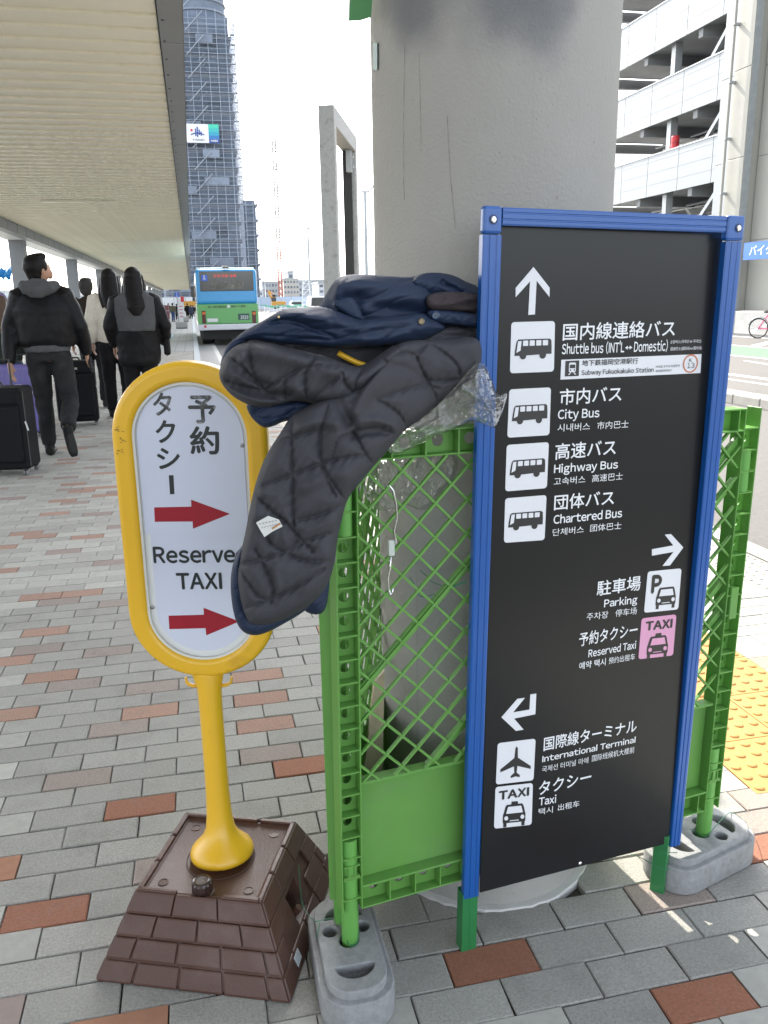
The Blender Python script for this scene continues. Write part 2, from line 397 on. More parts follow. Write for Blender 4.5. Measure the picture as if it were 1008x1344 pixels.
# blue ground sticker on the walkway
gs = thing('floor_marking', 'light blue guide panel printed on the far walkway paving', 'floor marking', (-1.2, 35, .004))
MB().slab([(-1.36, 31.5), (-.96, 31.5), (-.88, 39.8), (-1.13, 39.8)], .004, .008).build('panel', mat('blue_film', (.3, .5, .65), .6), gs, world=True)
MB().slab([(-1.15, 33), (-1.0, 33), (-.98, 34.6), (-1.12, 34.6)], .0085, .011).build('print', mat('cream_film', (.7, .7, .5), .6), gs, world=True)

# ================================================================== CANOPY
HS = 3.6; dz = HS-H
soff = mat('cream_soffit_metal', (.78, .77, .655), .42, var=.03, vs=1, spec=.4)
dark = mat('dark_grey_steel', (.13, .135, .14), .5, var=.08, vs=3)
XL = -2.085*dz; XR = -.05*dz
can = thing('canopy_roof', 'long walkway canopy with cream ribbed ceiling and dark grey edge', 'canopy', (XL/2, 60, 0))
pitch = .17*dz
strip = MB().prism([(0, 0), (0, 0)], 0, 0) if False else None
sm = MB()   # one ribbed ceiling panel, profile in y-z
prof = [(0.0, .0), (pitch*.5, .0), (pitch-.03, .0), (pitch-.025, .02), (pitch-.005, .02), (pitch, .0)]
n = len(prof)
vs = [(XL, y, z) for y, z in prof]+[(XR, y, z) for y, z in prof]+[(XL, y, .06) for y, z in prof]+[(XR, y, .06) for y, z in prof]
fs = [(i, i+1, n+i+1, n+i) for i in range(n-1)]+[(2*n+i, 3*n+i, 3*n+i+1, 2*n+i+1) for i in range(n-1)]
sm.add(vs, fs); sme = sm.mesh('soffit_panel', soff)
hl_strip = MB().box(XL, XR-.004, pitch-.026, pitch-.004, -.022, .015).mesh('rib_highlight', mat('rib_highlight_cream', (.82, .79, .66), .35)); y = -4.0; cnt = 0; far_s = MB(); far_hl = MB()  # cream-white strips on the ribs: lit edge lines put into the colour
while y < 155:
    if 5 < y < 40: inst('soffit_panel', sme, (-can.location[0], y-60, HS), (0, 0, 0), can); inst('rib_highlight', hl_strip, (-can.location[0], y-60, HS), (0, 0, 0), can)
    else: far_s.add([(v[0]-can.location[0], v[1]+y-60, v[2]+HS) for v in vs], fs); far_hl.box(XL-can.location[0], XR-.004-can.location[0], y-60+pitch-.026, y-60+pitch-.004, HS-.016, HS+.015)
    y += pitch
struct(far_s.build('far_soffit_panels', soff, can), 'stuff'); struct(far_hl.build('far_rib_highlights', mat('rib_highlight_cream', (.8, .77, .65), .35), can), 'stuff')
MB().box(XL-.6, .12*dz*.0+.1, -6, 156, HS+.062, HS+.3).build('roof_deck', dark, can, world=True)
yy = -4.0
fpan = []
fas = mat('grey_fascia_metal', (.16, .17, .175), .4, var=.05, vs=2, spec=.5)
while yy < 150:
    MB().box(XR+.012, .04*dz, yy+.004, yy+2.396, HS-.03, HS+.06).build('fascia_panel', fas, can, world=True)
    yy += 2.4
dots = MB()
for k in range(120): dots.lathe([(.012, 0), (.012, .003)], (XR+.045, 3+k*.55, HS-.034), 8)
dots.build('rivets', mat('black_rubber', (.02, .02, .02), .6), can, world=True)
yy = 10.0
bm_ = mat('blue_grey_duct', (.19, .2, .21), .5, var=.06, vs=2)
while yy < 150:
    MB().box(XL-.25, XL-.01, yy+.03, yy+1.27, HS-.27, HS-.005).build('beam_panel', bm_, can, world=True); yy += 1.3
MB().box(XL-.22, XL-.03, 8, 150, HS-.255, HS+.02).build('beam', dark, can, world=True)
MB().box(XL-.8, XL-.26, 8, 150, HS-.26, HS-.2).build('gutter_tray', mat('pale_metal', (.55, .56, .56), .5), can, world=True)
for k in range(12):
    yk = 16.2+k*12
    MB().box(XL-.75, XL-.3, yk-.2, yk+.2, 0, HS-.2).build('column', bm_, can, world=True)
lampm = mat('lamp_strip', (.75, .73, .62), .35)
for (a, b_) in (((53, 262), (145, 255)), ((131, 316), (184, 311.5)), ((160, 344), (195, 341)), ((176, 357), (205, 355.5))):
    p = gp(a[0], a[1], HS); q = gp(b_[0], b_[1], HS)
    MB().box(p[0], q[0], p[1]-.05, p[1]+.05, HS-.05, HS-.002).build('light_strip', lampm, can, world=True, bevel=.01)
# ================================================================== curve plates (2D shapes with holes)
def circ(cx, cz, r, n=20, rz=None, a0=0, a1=2*PI):
    rz = rz or r
    full = abs(a1-a0-2*PI) < 1e-6
    return [(cx+r*math.cos(a0+(a1-a0)*i/(n if full else n-1)), cz+rz*math.sin(a0+(a1-a0)*i/(n if full else n-1))) for i in range(n)]
def plate_mesh(loops, ext, bevel=0, bres=2, m=None, axis='y', z=0):
    """2D outlines (first outer, rest holes) extruded to half thickness ext; lies in x,z (axis y) or x,y (axis z)"""
    c = bpy.data.curves.new('plate', 'CURVE'); c.dimensions = '2D'; c.fill_mode = 'BOTH'; c.extrude = ext-bevel; c.bevel_depth = bevel; c.bevel_resolution = bres; c.offset = -bevel
    for lp in loops:
        sp = c.splines.new('POLY'); sp.points.add(len(lp)-1)
        for i, p in enumerate(lp): sp.points[i].co = (p[0], p[1], 0, 1)
        sp.use_cyclic_u = True
    o = bpy.data.objects.new('plate', c); COL.objects.link(o); bpy.context.view_layer.update()
    me = bpy.data.meshes.new_from_object(o.evaluated_get(bpy.context.evaluated_depsgraph_get()))
    bpy.data.objects.remove(o)
    if axis == 'y': me.transform(Matrix(((1, 0, 0, 0), (0, 0, -1, z), (0, 1, 0, 0), (0, 0, 0, 1))))
    else: me.transform(Matrix.Translation((0, 0, z)))
    me.materials.clear()
    if m: me.materials.append(m)
    return me
def add_mesh(name, me, parent, smooth=False):
    o = bpy.data.objects.new(name, me); COL.objects.link(o); o.parent = parent
    if smooth: smooth_by_angle(o, 40)
    return o
def rrect(x0, x1, z0, z1, r, n=5):
    pts = []
    for cx, cz, a in ((x1-r, z1-r, 0), (x0+r, z1-r, PI/2), (x0+r, z0+r, PI), (x1-r, z0+r, 1.5*PI)):
        pts += [(cx+r*math.cos(a+PI/2*i/n), cz+r*math.sin(a+PI/2*i/n)) for i in range(n+1)]
    return pts
def capsule(x0, x1, z0, z1, n=20, e=1.0):
    r = (x1-x0)/2; cx = (x0+x1)/2; rz = r*e
    return circ(cx, z1-rz, r, n, rz, 0, PI)+circ(cx, z0+rz, r, n, rz, PI, 2*PI)

# ================================================================== PILLAR
PC = (.676, 1.882); PR = .266
pm = mat('pillar_concrete', (.325, .315, .288), .72, var=.05, vs=3, bump=1.0, bs=150, spec=.3)
N = pm.node_tree.nodes; L = pm.node_tree.links; b = N['Principled BSDF']
src = b.inputs['Base Color'].links[0].from_socket
tc = N.new('ShaderNodeTexCoord')
def stain(src, centre, rad, colr, amt, sz=1.0):
    vm = N.new('ShaderNodeVectorMath'); vm.operation = 'SUBTRACT'; L.new(tc.outputs['Object'], vm.inputs[0]); vm.inputs[1].default_value = centre
    sc = N.new('ShaderNodeVectorMath'); sc.operation = 'MULTIPLY'; L.new(vm.outputs[0], sc.inputs[0]); sc.inputs[1].default_value = (1, 1, sz)
    ln = N.new('ShaderNodeVectorMath'); ln.operation = 'LENGTH'; L.new(sc.outputs[0], ln.inputs[0])
    no = N.new('ShaderNodeTexNoise'); no.inputs['Scale'].default_value = 14; no.inputs['Detail'].default_value = 5; L.new(tc.outputs['Object'], no.inputs['Vector'])
    ma = N.new('ShaderNodeMath'); ma.operation = 'MULTIPLY_ADD'; L.new(no.outputs['Fac'], ma.inputs[0]); ma.inputs[1].default_value = rad*.7; L.new(ln.outputs['Value'], ma.inputs[2])
    mr = N.new('ShaderNodeMapRange'); mr.interpolation_type = 'SMOOTHSTEP'; mr.inputs['From Min'].default_value = rad*1.5; mr.inputs['From Max'].default_value = rad*.5; mr.inputs['To Max'].default_value = amt
    L.new(ma.outputs[0], mr.inputs['Value'])
    mx = N.new('ShaderNodeMix'); mx.data_type = 'RGBA'; L.new(mr.outputs[0], mx.inputs[0]); L.new(src, mx.inputs[6]); mx.inputs[7].default_value = (*colr, 1)
    return mx.outputs[2]
def onpillar(px, py, R=PR):
    d = ray(px, py); dx, dy = d[0], d[1]; A = dx*dx+dy*dy; B = -2*(dx*PC[0]+dy*PC[1]); C = PC[0]**2+PC[1]**2-R*R
    D = max(B*B-4*A*C, 0); t = (-B-math.sqrt(D))/(2*A); return Vector((dx*t-PC[0], dy*t-PC[1], H+d[2]*t))
for (px, py, rd, am) in ((548, 5, .09, .8), (520, -10, .07, .6), (700, -8, .11, .7), (650, -30, .12, .6), (735, 8, .05, .45)):
    src = stain(src, tuple(onpillar(px, py)), rd, (.12, .125, .135), am, .8)
src = stain(src, tuple(onpillar(660, 820)), .14, (.2, .205, .21), .6, .5)
src = stain(src, tuple(onpillar(560, 760)), .1, (.27, .28, .29), .6, .35)
# fine vertical streaks
mp = N.new('ShaderNodeMapping'); mp.inputs['Scale'].default_value = (38, 38, .7); L.new(tc.outputs['Object'], mp.inputs[0])
ns = N.new('ShaderNodeTexNoise'); ns.inputs['Scale'].default_value = 1; ns.inputs['Detail'].default_value = 3; L.new(mp.outputs[0], ns.inputs['Vector'])
mr = N.new('ShaderNodeMapRange'); mr.inputs['From Min'].default_value = .66; mr.inputs['From Max'].default_value = .74; mr.inputs['To Max'].default_value = .28; L.new(ns.outputs['Fac'], mr.inputs['Value'])
mx = N.new('ShaderNodeMix'); mx.data_type = 'RGBA'; L.new(mr.outputs[0], mx.inputs[0]); L.new(src, mx.inputs[6]); mx.inputs[7].default_value = (.2, .185, .165, 1)
src = mx.outputs[2]
# pores
nv = N.new('ShaderNodeTexNoise'); nv.inputs['Scale'].default_value = 85; nv.inputs['Detail'].default_value = 2; L.new(tc.outputs['Object'], nv.inputs['Vector'])
mr = N.new('ShaderNodeMapRange'); mr.inputs['From Min'].default_value = .73; mr.inputs['From Max'].default_value = .77; mr.inputs['To Max'].default_value = .45; L.new(nv.outputs['Fac'], mr.inputs['Value'])
mx = N.new('ShaderNodeMix'); mx.data_type = 'RGBA'; L.new(mr.outputs[0], mx.inputs[0]); L.new(src, mx.inputs[6]); mx.inputs[7].default_value = (.16, .13, .1, 1)
L.new(mx.outputs[2], b.inputs['Base Color'])
pil = thing('concrete_pillar', 'thick round grey concrete pillar with dark smudges standing inside the green fence', 'pillar', (PC[0], PC[1], 0))
MB().lathe([(PR, -.02), (PR, 7.5)], n=96).build('shaft', pm, pil, smooth=False)
smooth_by_angle(kids(pil)[0], 50)
col_ = MB(); rr = random.Random(5); pts = []
for i in range(90):
    a = 2*PI*i/90; R = .284+rr.uniform(-.0025, .0025); pts.append((R*math.cos(a), R*math.sin(a)))
col_.slab(pts, -.02, .006).build('mortar_collar', mat('pale_mortar', (.55, .54, .52), .9, var=.08, vs=12, bump=.8, bs=120), pil)
# strips stuck to the pillar
def wrap(px0, px1, py0, py1, name, m, lift=.004, n=6):
    mb = MB(); vs = []
    for i in range(n+1):
        for py in (py0, py1):
            for R in (PR+lift*.3, PR+lift):
                p = onpillar(px0+(px1-px0)*i/n, py, R); vs.append(p)
    fs = []
    for i in range(n):
        o = i*4; fs += [(o, o+4, o+6, o+2), (o+1, o+3, o+7, o+5), (o, o+1, o+5, o+4), (o+2, o+6, o+7, o+3)]
    fs += [(0, 2, 3, 1), (n*4, n*4+1, n*4+3, n*4+2)]
    return mb.add(vs, fs).build(name, m, pil)
for cr in ([(532, 42), (531, 90), (530, 150), (530, 240), (531, 262)], [(550, 66), (551, 100), (553, 200)], [(587, 152), (589, 190), (592, 240), (598, 300)]):
    MB().tube([onpillar(x, y, PR-.0004) for x, y in cr], .0011, 5).build('crack', mat('crack_dark', (.25, .235, .21), .9, var=.5, vs=40), pil)
wrap(489.5, 495, 56, 92, 'pale_tape', mat('pale_blue_tape', (.45, .55, .53), .5))
gt_ = thing('green_tape_flag', 'torn green sheet sticking out at the top left edge of the pillar', 'sheet', (0, 0, 0))
q = [aty(x, y, 1.84) for x, y in ((459, -40), (458, 27), (474, 26), (487, 22), (492, -40))]
MB().prism([(p[0], p[2]) for p in q], 1.84, 1.844).build('sheet', mat('green_sheet', (.1, .3, .1), .6, trans=.3, col2=(.3, .33, .25), c2s=9), gt_)

# ================================================================== GREEN FENCE PANELS
gm = mat('green_plastic', (.17, .40, .088), .42, var=.08, vs=6, spec=.45, trans=.32, col2=(.2, .36, .14), c2s=5, c2t=(.5, .8))
gd = mat('green_plastic_pipe', (.13, .36, .075), .4, var=.06, vs=6, spec=.45, trans=.1)
FW, FH, FD = 1.02, 1.026, .042
lad_plate = plate_mesh([rrect(.004, .043, .002, .048, .001, 1), circ(.0235, .027, .0105, 16)], .0015, m=gm, z=.026)
rail_plate = plate_mesh([rrect(.001, .067, .004, .049, .001, 1), circ(.034, .027, .0125, 16)], .0015, m=gm, z=.026)
rail_low = plate_mesh([rrect(.001, .058, .004, .049, .001, 1), circ(.03, .035, .0115, 16)], .0015, m=gm, z=.026)
rung = MB().box(.004, .043, 0, FD-.006, -.0016, .0016).mesh('rung', gm)
def fence(M, label, first=True):
    f = thing('lattice_fence', label, 'fence', M=M, group='green plastic lattice fence panels round the pillar')
    for side in (0, 1):
        u0 = 0 if side == 0 else FW-.047
        MB().box(u0, u0+.0035, 0, FD, 0, FH).box(u0+.0435, u0+.047, 0, FD, 0, FH).build('side_rib', gm, f, bevel=.001, segs=1)
        v = .03; k = 0
        while v < FH-.02:
            inst('rung', rung, (u0, .001, v), (0, 0, 0), f)
            if not (.02 < v < .13 or .82 < v < .9) and v+.05 < FH: inst('web_plate', lad_plate, (u0, 0, v-.002), (0, 0, 0), f)
            v += .05
        smooth_by_angle(MB().tube([(u0+.0235, .021, -.1), (u0+.0235, .021, .17)], .0188, 20).build('post_pipe', gd, f))
        smooth_by_angle(MB().tube([(u0+.0235, .02, .832), (u0+.0235, .02, .93)], .0175, 20).build('post_pipe', gd, f))
        # little ribbed box
        MB().box(u0+.006, u0+.041, .0, .01, .083, .087).box(u0+.006, u0+.041, .0, .01, .11, .113).box(u0+.015, u0+.018, 0, .01, .087, .11).box(u0+.029, u0+.032, 0, .01, .087, .11).build('latch_ribs', gm, f)
        if side: MB().box(u0+.0115, u0+.0345, -.0015, .012, .52, .6).build('coupler', gm, f, bevel=.002)
    MB().box(.047, FW-.047, 0, FD, FH-.0035, FH).box(.047, FW-.047, 0, FD, FH-.052, FH-.0485).build('top_rail', gm, f, bevel=.001, segs=1)
    MB().box(.047, FW-.047, 0, FD, 0, .0035).box(.047, FW-.047, 0, FD-.006, .052, .057).build('bottom_rail', gm, f, bevel=.001, segs=1)
    MB().box(.047, FW-.047, .028, .0315, .057, .297).box(.047, FW-.047, .006, .034, .293, .3).build('lower_sheet', gm, f, bevel=.0015, segs=1)
    u = .048; k = 0
    while u < FW-.11:
        inst('web_plate', rail_plate, (u, 0, FH-.0525), (0, 0, 0), f)
        MB().box(u+.0665, u+.0695, 0, FD-.004, FH-.0487, FH-.0035).build('rail_rib', gm, f); u += .07
    u = .05; rb_m = MB().box(.0585, .061, 0, FD-.004, .0035, .052).mesh('rail_rib', gm); k = 0
    while u < FW-.1:
        inst('web_plate', rail_low, (u, 0, 0), (0, 0, 0), f); inst('rail_rib', rb_m, (u, 0, 0), (0, 0, 0), f); u += .06
    # lattice
    a0, a1, b0, b1 = .047, FW-.047, .3, FH-.0525
    def clipline(sg, c):      # v = c - sg*u
        pts = []
        for uu in (a0, a1):
            vv = c-sg*uu
            if b0 <= vv <= b1: pts.append((uu, vv))
        for vv in (b0, b1):
            uu = (c-vv)/sg
            if a0 < uu < a1: pts.append((uu, vv))
        pts = sorted(set(pts))
        return (pts[0], pts[-1]) if len(pts) >= 2 and (pts[-1][0]-pts[0][0]) > .012 else None
    for sg, c0 in ((1, 1.019), (-1, .739)):
        for k in range(-30, 31):
            s_ = clipline(sg, c0+.0702*k)
            if s_:
                (u1, v1), (u2, v2) = s_
                MB().bar((u1, .01 if sg > 0 else .0085, v1), (u2, .01 if sg > 0 else .0085, v2), .0048, .008 if sg > 0 else .0075).build('lattice_bar', gm, f)
    nd = MB()
    for (px, py) in ():
        pass
    # broad braces
    for (u1, v1, u2, v2) in ((.047, .50, .5, .953), (.205, .3, .62, .715), (.66, .3, .973, .62), (.74, .3, .973, .54), (.72, .7, .973, .955), (.7, .58, .973, .86)):
        MB().bar((u1, .017, v1), (u2, .017, v2), .019, .004).bar((u1-.006, .015, v1+.006), (u2-.006, .015, v2+.006), .002, .012).build('brace', gm, f)
    return f
MF = frame(.2214, 1.4795, .174, .1583, -.004, -.0119)
fence(MF, 'front green lattice fence panel running behind the black wayfinding board')
fence(frame(.243, 1.532, .16, math.radians(66), 0, 0), 'left green lattice fence panel seen edge-on, running back beside the pillar')
fence(frame(1.165, 1.70, .16, math.radians(93), 0, 0), 'right green lattice fence panel running back behind the board, sun glowing through it')

# ---- concrete foot blocks
cb = mat('cast_concrete', (.25, .255, .255), .8, var=.22, vs=60, bump=1, bs=90, col2=(.19, .19, .185), c2s=5, c2t=(.45, .7))
def block(x, y, rot, label):
    t = thing('concrete_block', label, 'concrete block', (x, y, 0), rot, 'concrete fence feet')
    Lh, Wh = .155, .078
    def stad(i=0, n=10):
        r = .062-i*.6; return rrect(-Lh+i, Lh-i, -Wh+i, Wh-i, r, n)
    holes = [circ(0, -.0, .0215, 18), circ(.034, .036, .0165, 16), circ(.034, -.036, .0165, 16)]
    moon = [(-.07-.036*math.sin(a), .042*math.cos(a)) for a in [PI*i/12 for i in range(13)]]
    moon2 = [(-x_, y_) for x_, y_ in moon][::-1]
    me = plate_mesh([stad(), *holes, moon, moon2], .0355, .004, m=cb, axis='z', z=.0375)
    o = add_mesh('base', me, t, True)
    me = plate_mesh([stad(.014), *[[((p[0]-0), (p[1])) for p in h] for h in holes], moon, moon2], .0125, .003, m=cb, axis='z', z=.0805)
    add_mesh('top', me, t, True)
    MB().slab(stad(.03), .002, .02).build('core', mat('hole_shade', (.03, .03, .03), .9), t)  # dark slab under the holes, shade of the recess put into its colour
    return t
block(.236, 1.497, math.radians(98-8), 'grey concrete foot block under the left front fence pipe')
block(1.185, 1.645, math.radians(17), 'grey concrete foot block half sunlit under the right end of the fence')

# ================================================================== WAYFINDING BOARD
MS = frame(.4918, 1.5021, .14, .1143, -.0049, -.0166)
blue = mat('blue_painted_aluminium', (.004, .078, .31), .36, var=.04, vs=3, spec=.5, coat=.3, bump=.15, bs=30)
sg = thing('wayfinding_board', 'tall black direction board in a blue frame listing buses, parking and taxi', 'sign', M=MS)
SW, SH, PW = .589, 1.4575, .047
def post(u0, w0, w1, name='post', flip=False):
    mb = MB()
    # grooved profile in x-y swept from bottom to top; inner edge moves by taper
    def profpts(wd): 
        return [(0, .0), (.1*wd, -.004), (.27*wd, -.004), (.3*wd, -.001), (.36*wd, -.001), (.39*wd, -.005), (.64*wd, -.005), (.67*wd, -.001), (.73*wd, -.001), (.76*wd, -.004), (.93*wd, -.004), (wd, 0), (wd, .014), (0, .014)]
    vs = []
    for wd, z in ((w0, 0), (w1, SH-.048)):
        for x, y in profpts(wd): vs.append(((SW-x) if flip else x+u0, y*.4 if y < 0 else y, z))
    n = 14; fs = [(i, (i+1) % n, (i+1) % n+n, i+n) for i in range(n)]+[tuple(range(n)), tuple(range(n, 2*n))]
    return mb.add(vs, fs).build(name, blue, sg)
post(.007, .037, .038); post(0, .029, .0405, flip=True)
mb = MB(); n = 14
pp = [(0, 0), (.1, -.004), (.27, -.004), (.3, -.001), (.36, -.001), (.39, -.005), (.64, -.005), (.67, -.001), (.73, -.001), (.76, -.004), (.93, -.004), (1, 0), (1, .020), (0, .020)]
vs = [(x, y*.4 if y < 0 else y*.6, SH-.031*(1-t)) for x in (.0455, SW-.045) for t, y in pp]
mb.add(vs, [(i, (i+1) % n, (i+1) % n+n, i+n) for i in range(n)]+[tuple(range(n)), tuple(range(n, 2*n))]).build('top_rail', blue, sg)
steel = mat('bright_screw_steel', (.75, .75, .75), .25, 1, var=.05)
for u0 in (0, SW-PW):
    MB().box(u0+(.006 if u0 == 0 else .003), u0+PW-(.003 if u0 == 0 else 0), -.0045, .014, SH-.047, SH+.002).build('corner_cap', blue, sg, bevel=.006, segs=3)
    t = MB().lathe([(.0085, 0), (.0085, .0008), (.006, .0008)], n=16); t.v = [(x+u0+PW*(.53 if u0 == 0 else .63), -.0046-z, y+SH-.022) for x, y, z in t.v]; t.build('screw_hole', mat('dark_blue', (.006, .03, .12), .5), sg)
    t = MB().lathe([(.0058, 0), (.0058, .0015), (.004, .003), (.0, .003)], n=14); t.v = [(x+u0+PW*(.53 if u0 == 0 else .63), -.0055-z, y+SH-.022) for x, y, z in t.v]; t.build('screw', steel, sg)
gpost = mat('dark_green_steel', (.02, .17, .05), .4, var=.06, vs=5, coat=.2)
MB().box(.005, .042, .0, .03, -.142, .01).box(.0225, .0245, -.001, .001, -.142, .01).build('leg', gpost, sg, bevel=.002)
Mr = Matrix.Translation((.552, .02, 0)) @ Matrix.Rotation(math.radians(38), 4, 'Z')
MB().box(-.017, .017, -.017, .017, -.14, .03, Mr).build('leg', gpost, sg, bevel=.002)
# black panel
MP = frame(.5363, 1.5013, .15, .1339, .0098, -.0212); PWD, PHT = .5122, 1.4208
blk = mat('black_board_film', (.013, .0135, .014), .26, var=.05, vs=2, spec=.3, bump=.05, bs=200)
po = MB().box(0, PWD, 0, .004, 0, PHT).build('panel', blk, sg, bevel=.0008, segs=1)
po.matrix_parent_inverse = Matrix.Identity(4); po.matrix_basis = MS.inverted() @ MP
wh = mat('white_reflective_film', (.66, .67, .69), .4, var=.03, vs=5, spec=.5)
bkf = mat('black_film', (.02, .02, .02), .4)
pink = mat('pink_film', (.62, .3, .45), .4, var=.03)
white_t = mat('white_lettering', (.72, .73, .74), .4, var=.02)
t = MB().lathe([(.0045, 0), (.0045, .0015), (.002, .003), (.0, .003)], n=12); uv = onplane(MP, 761, 1133); t.v = [(x+uv[0], -z, y+uv[1]) for x, y, z in t.v]; t.build('rivet', steel, po)
ZS = {4: (620, 260, 2.653), 5: (620, 480, 2.965), 6: (620, 680, 2.965), 7: (600, 900, 2.4706)}
def zp(z, x, y): o = ZS[z]; return o[0]+x/o[2], o[1]+y/o[2]
def puv(z, x, y): return onplane(MP, *zp(z, x, y))
def T(body, z, bl, br, tl, mode='cjk', off=.016, m=white_t, y=-.0009):
    a = puv(z, *bl); b_ = puv(z, *br); c = puv(z, *tl)
    sh = (b_[1]-a[1])/(b_[0]-a[0])
    text_fit(body, m, po, a[0], a[1], b_[0], a[1]+(c[1]-a[1]), y, mode, off, sh)
def poly(pts, m, y, th=.0006, name='pictogram'):
    return MB().prism(pts, y, y+th).build(name, m, po)
def polyz(z, pts, m=wh, y=-.0009, name='arrow'): return poly([puv(z, *p) for p in pts], m, y, name=name)
T('国内線連絡バス', 4, (313, 497), (703, 482), (315, 436), off=.014)
T("Shuttle bus (INT'L", 4, (310, 543), (527, 536), (311, 509), 'latin', off=.02)
T("Domestic)", 4, (561, 535), (678, 531), (562, 501), 'latin', off=.02)
polyz(4, [(531, 521), (540, 514), (540, 519), (547, 519), (547, 513), (556, 520), (547, 527), (547, 522), (540, 522), (540, 528)])
T('순환버스(국제선↔국내선)', 4, (688, 509), (795, 505), (688, 495), off=.004)
T('摆渡巴士(国际线↔国内线)', 4, (688, 533), (797, 529), (688, 519), off=.004)
polyz(4, [(309, 563), (797, 543), (793, 609), (306, 632)], name='strip')
polyz(4, [(323, 567), (371, 565), (369, 619), (321, 621)], bkf, -.0016, 'pictogram')
T('地下鉄福岡空港駅行', 4, (380, 585), (575, 576), (381, 564), off=.014, m=bkf, y=-.0016)
T('Subway Fukuokakuko Station', 4, (378, 616), (629, 605), (379, 600), 'latin', off=.016, m=bkf, y=-.0016)
T('지하철 후쿠오카공항역', 4, (636, 592), (720, 588), (636, 583), off=.004, m=bkf, y=-.0016)
T('地铁福冈机场站行', 4, (636, 606), (692, 603), (636, 598), off=.004, m=bkf, y=-.0016)
c = puv(4, 758, 576); e = puv(4, 781, 575); rr_ = (e[0]-c[0])*1.12
add_mesh('ring', plate_mesh([circ(c[0], c[1], rr_, 28), circ(c[0], c[1], rr_*.86, 28)], .0003, m=mat('orange_brown_film', (.5, .16, .06), .4), z=-.0016), po)
T('K', 4, (753, 571), (763, 570), (753, 559), 'latin', off=.004, m=bkf, y=-.0016)
T('13', 4, (746, 592), (771, 591), (746, 574), 'latin', off=.004, m=bkf, y=-.0016)
T('市内バス', 5, (337, 154), (578, 139), (340, 90), off=.014); T('City Bus', 5, (331, 207), (493, 199), (332, 173), 'latin', off=.022)
T('시내버스', 5, (330, 257), (456, 250), (332, 227), off=.002); T('市内巴士', 5, (484, 248), (606, 241), (485, 218), off=.002)
T('高速バス', 5, (320, 367), (556, 347), (323, 303), off=.014); T('Highway Bus', 5, (316, 417), (565, 398), (318, 386), 'latin', off=.022)
T('고속버스', 5, (315, 466), (438, 456), (316, 436), off=.002); T('高速巴士', 5, (464, 453), (583, 443), (465, 424), off=.002)
T('団体バス', 5, (316, 563), (549, 541), (318, 503), off=.014); T('Chartered Bus', 5, (314, 615), (581, 588), (315, 583), 'latin', off=.022)
T('단체버스', 5, (311, 663), (432, 650), (312, 635), off=.002); T('团体巴士', 5, (457, 646), (578, 635), (459, 618), off=.002)
T('駐車場', 6, (482, 304), (652, 280), (486, 245), off=.014); T('Parking', 6, (511, 346), (640, 330), (512, 318), 'latin', off=.022)
T('주차장', 6, (443, 398), (527, 388), (445, 370), off=.002); T('停车场', 6, (555, 384), (638, 373), (557, 356), off=.002)
T('予約タクシー', 6, (413, 500), (640, 458), (416, 446), off=.014); T('Reserved Taxi', 6, (450, 541), (635, 506), (452, 513), 'latin', off=.022)
T('예약 택시', 6, (414, 590), (517, 572), (416, 561), off=.014); T('预约出租车', 6, (529, 568), (631, 550), (530, 543), off=.006)
T('国際線ターミナル', 7, (279, 212), (580, 150), (281, 167), off=.014); T('International Terminal', 7, (275, 247), (577, 183), (277, 228), 'latin', off=.022)
T('국제선 터미널 마에', 7, (274, 281), (424, 250), (276, 261), off=.004); T('国际线候机大楼前', 7, (436, 246), (573, 217), (437, 225), off=.004)
T('タクシー', 7, (263, 355), (433, 314), (266, 311), off=.014); T('Taxi', 7, (264, 388), (320, 378), (264, 364), 'latin', off=.022)
T('택시', 7, (263, 419), (309, 411), (264, 398), off=.004); T('出租车', 7, (326, 405), (395, 391), (327, 384), off=.004)
# arrows
polyz(4, [(212, 240), (268, 312), (268, 345), (223, 288), (217, 405), (194, 407), (200, 290), (150, 345), (150, 313)])
polyz(6, [(820, 114), (772, 62), (748, 64), (781, 106), (698, 121), (698, 146), (782, 131), (739, 186), (768, 184)])
polyz(7, [(143, 102), (195, 42), (219, 39), (181, 86), (234, 77), (237, 28), (256, 25), (253, 92), (184, 106), (215, 142), (190, 146)])
# pictograms
def quadmap(z, tl, tr, br, bl):
    q = [puv(z, *p) for p in (tl, tr, br, bl)]
    def f(s, t):
        a = [(1-s)*(1-t), s*(1-t), s*t, (1-s)*t]; return (sum(a[i]*q[i][0] for i in range(4)), sum(a[i]*q[i][1] for i in range(4)))
    return f
def base_sq(f, m=wh):
    pts = [f(x, 1-y) for x, y in rrect(0, 1, 0, 1, .07, 4)]
    poly(pts, m, -.0009)
def P(f, pts, m, y): poly([f(*p) for p in pts], m, y)
def rr_pts(x0, x1, y0, y1, r): return rrect(x0, x1, y0, y1, r, 4)
def bus_icon(f):
    base_sq(f)
    P(f, [(.09, .66), (.1, .55), (.13, .38), (.17, .34), (.88, .34), (.92, .37), (.93, .5), (.93, .64), (.83, .64), (.3, .66)], bkf, -.0016)
    for a, b_ in ((.27, .385), (.42, .535), (.57, .685), (.72, .84)): P(f, rr_pts(a, b_, .365, .47, .012), wh, -.0023)
    P(f, [(.155, .375), (.235, .37), (.215, .56), (.125, .6)], wh, -.0023)
    for cx in (.28, .73):
        P(f, circ(cx, .66, .075, 16), bkf, -.0017)
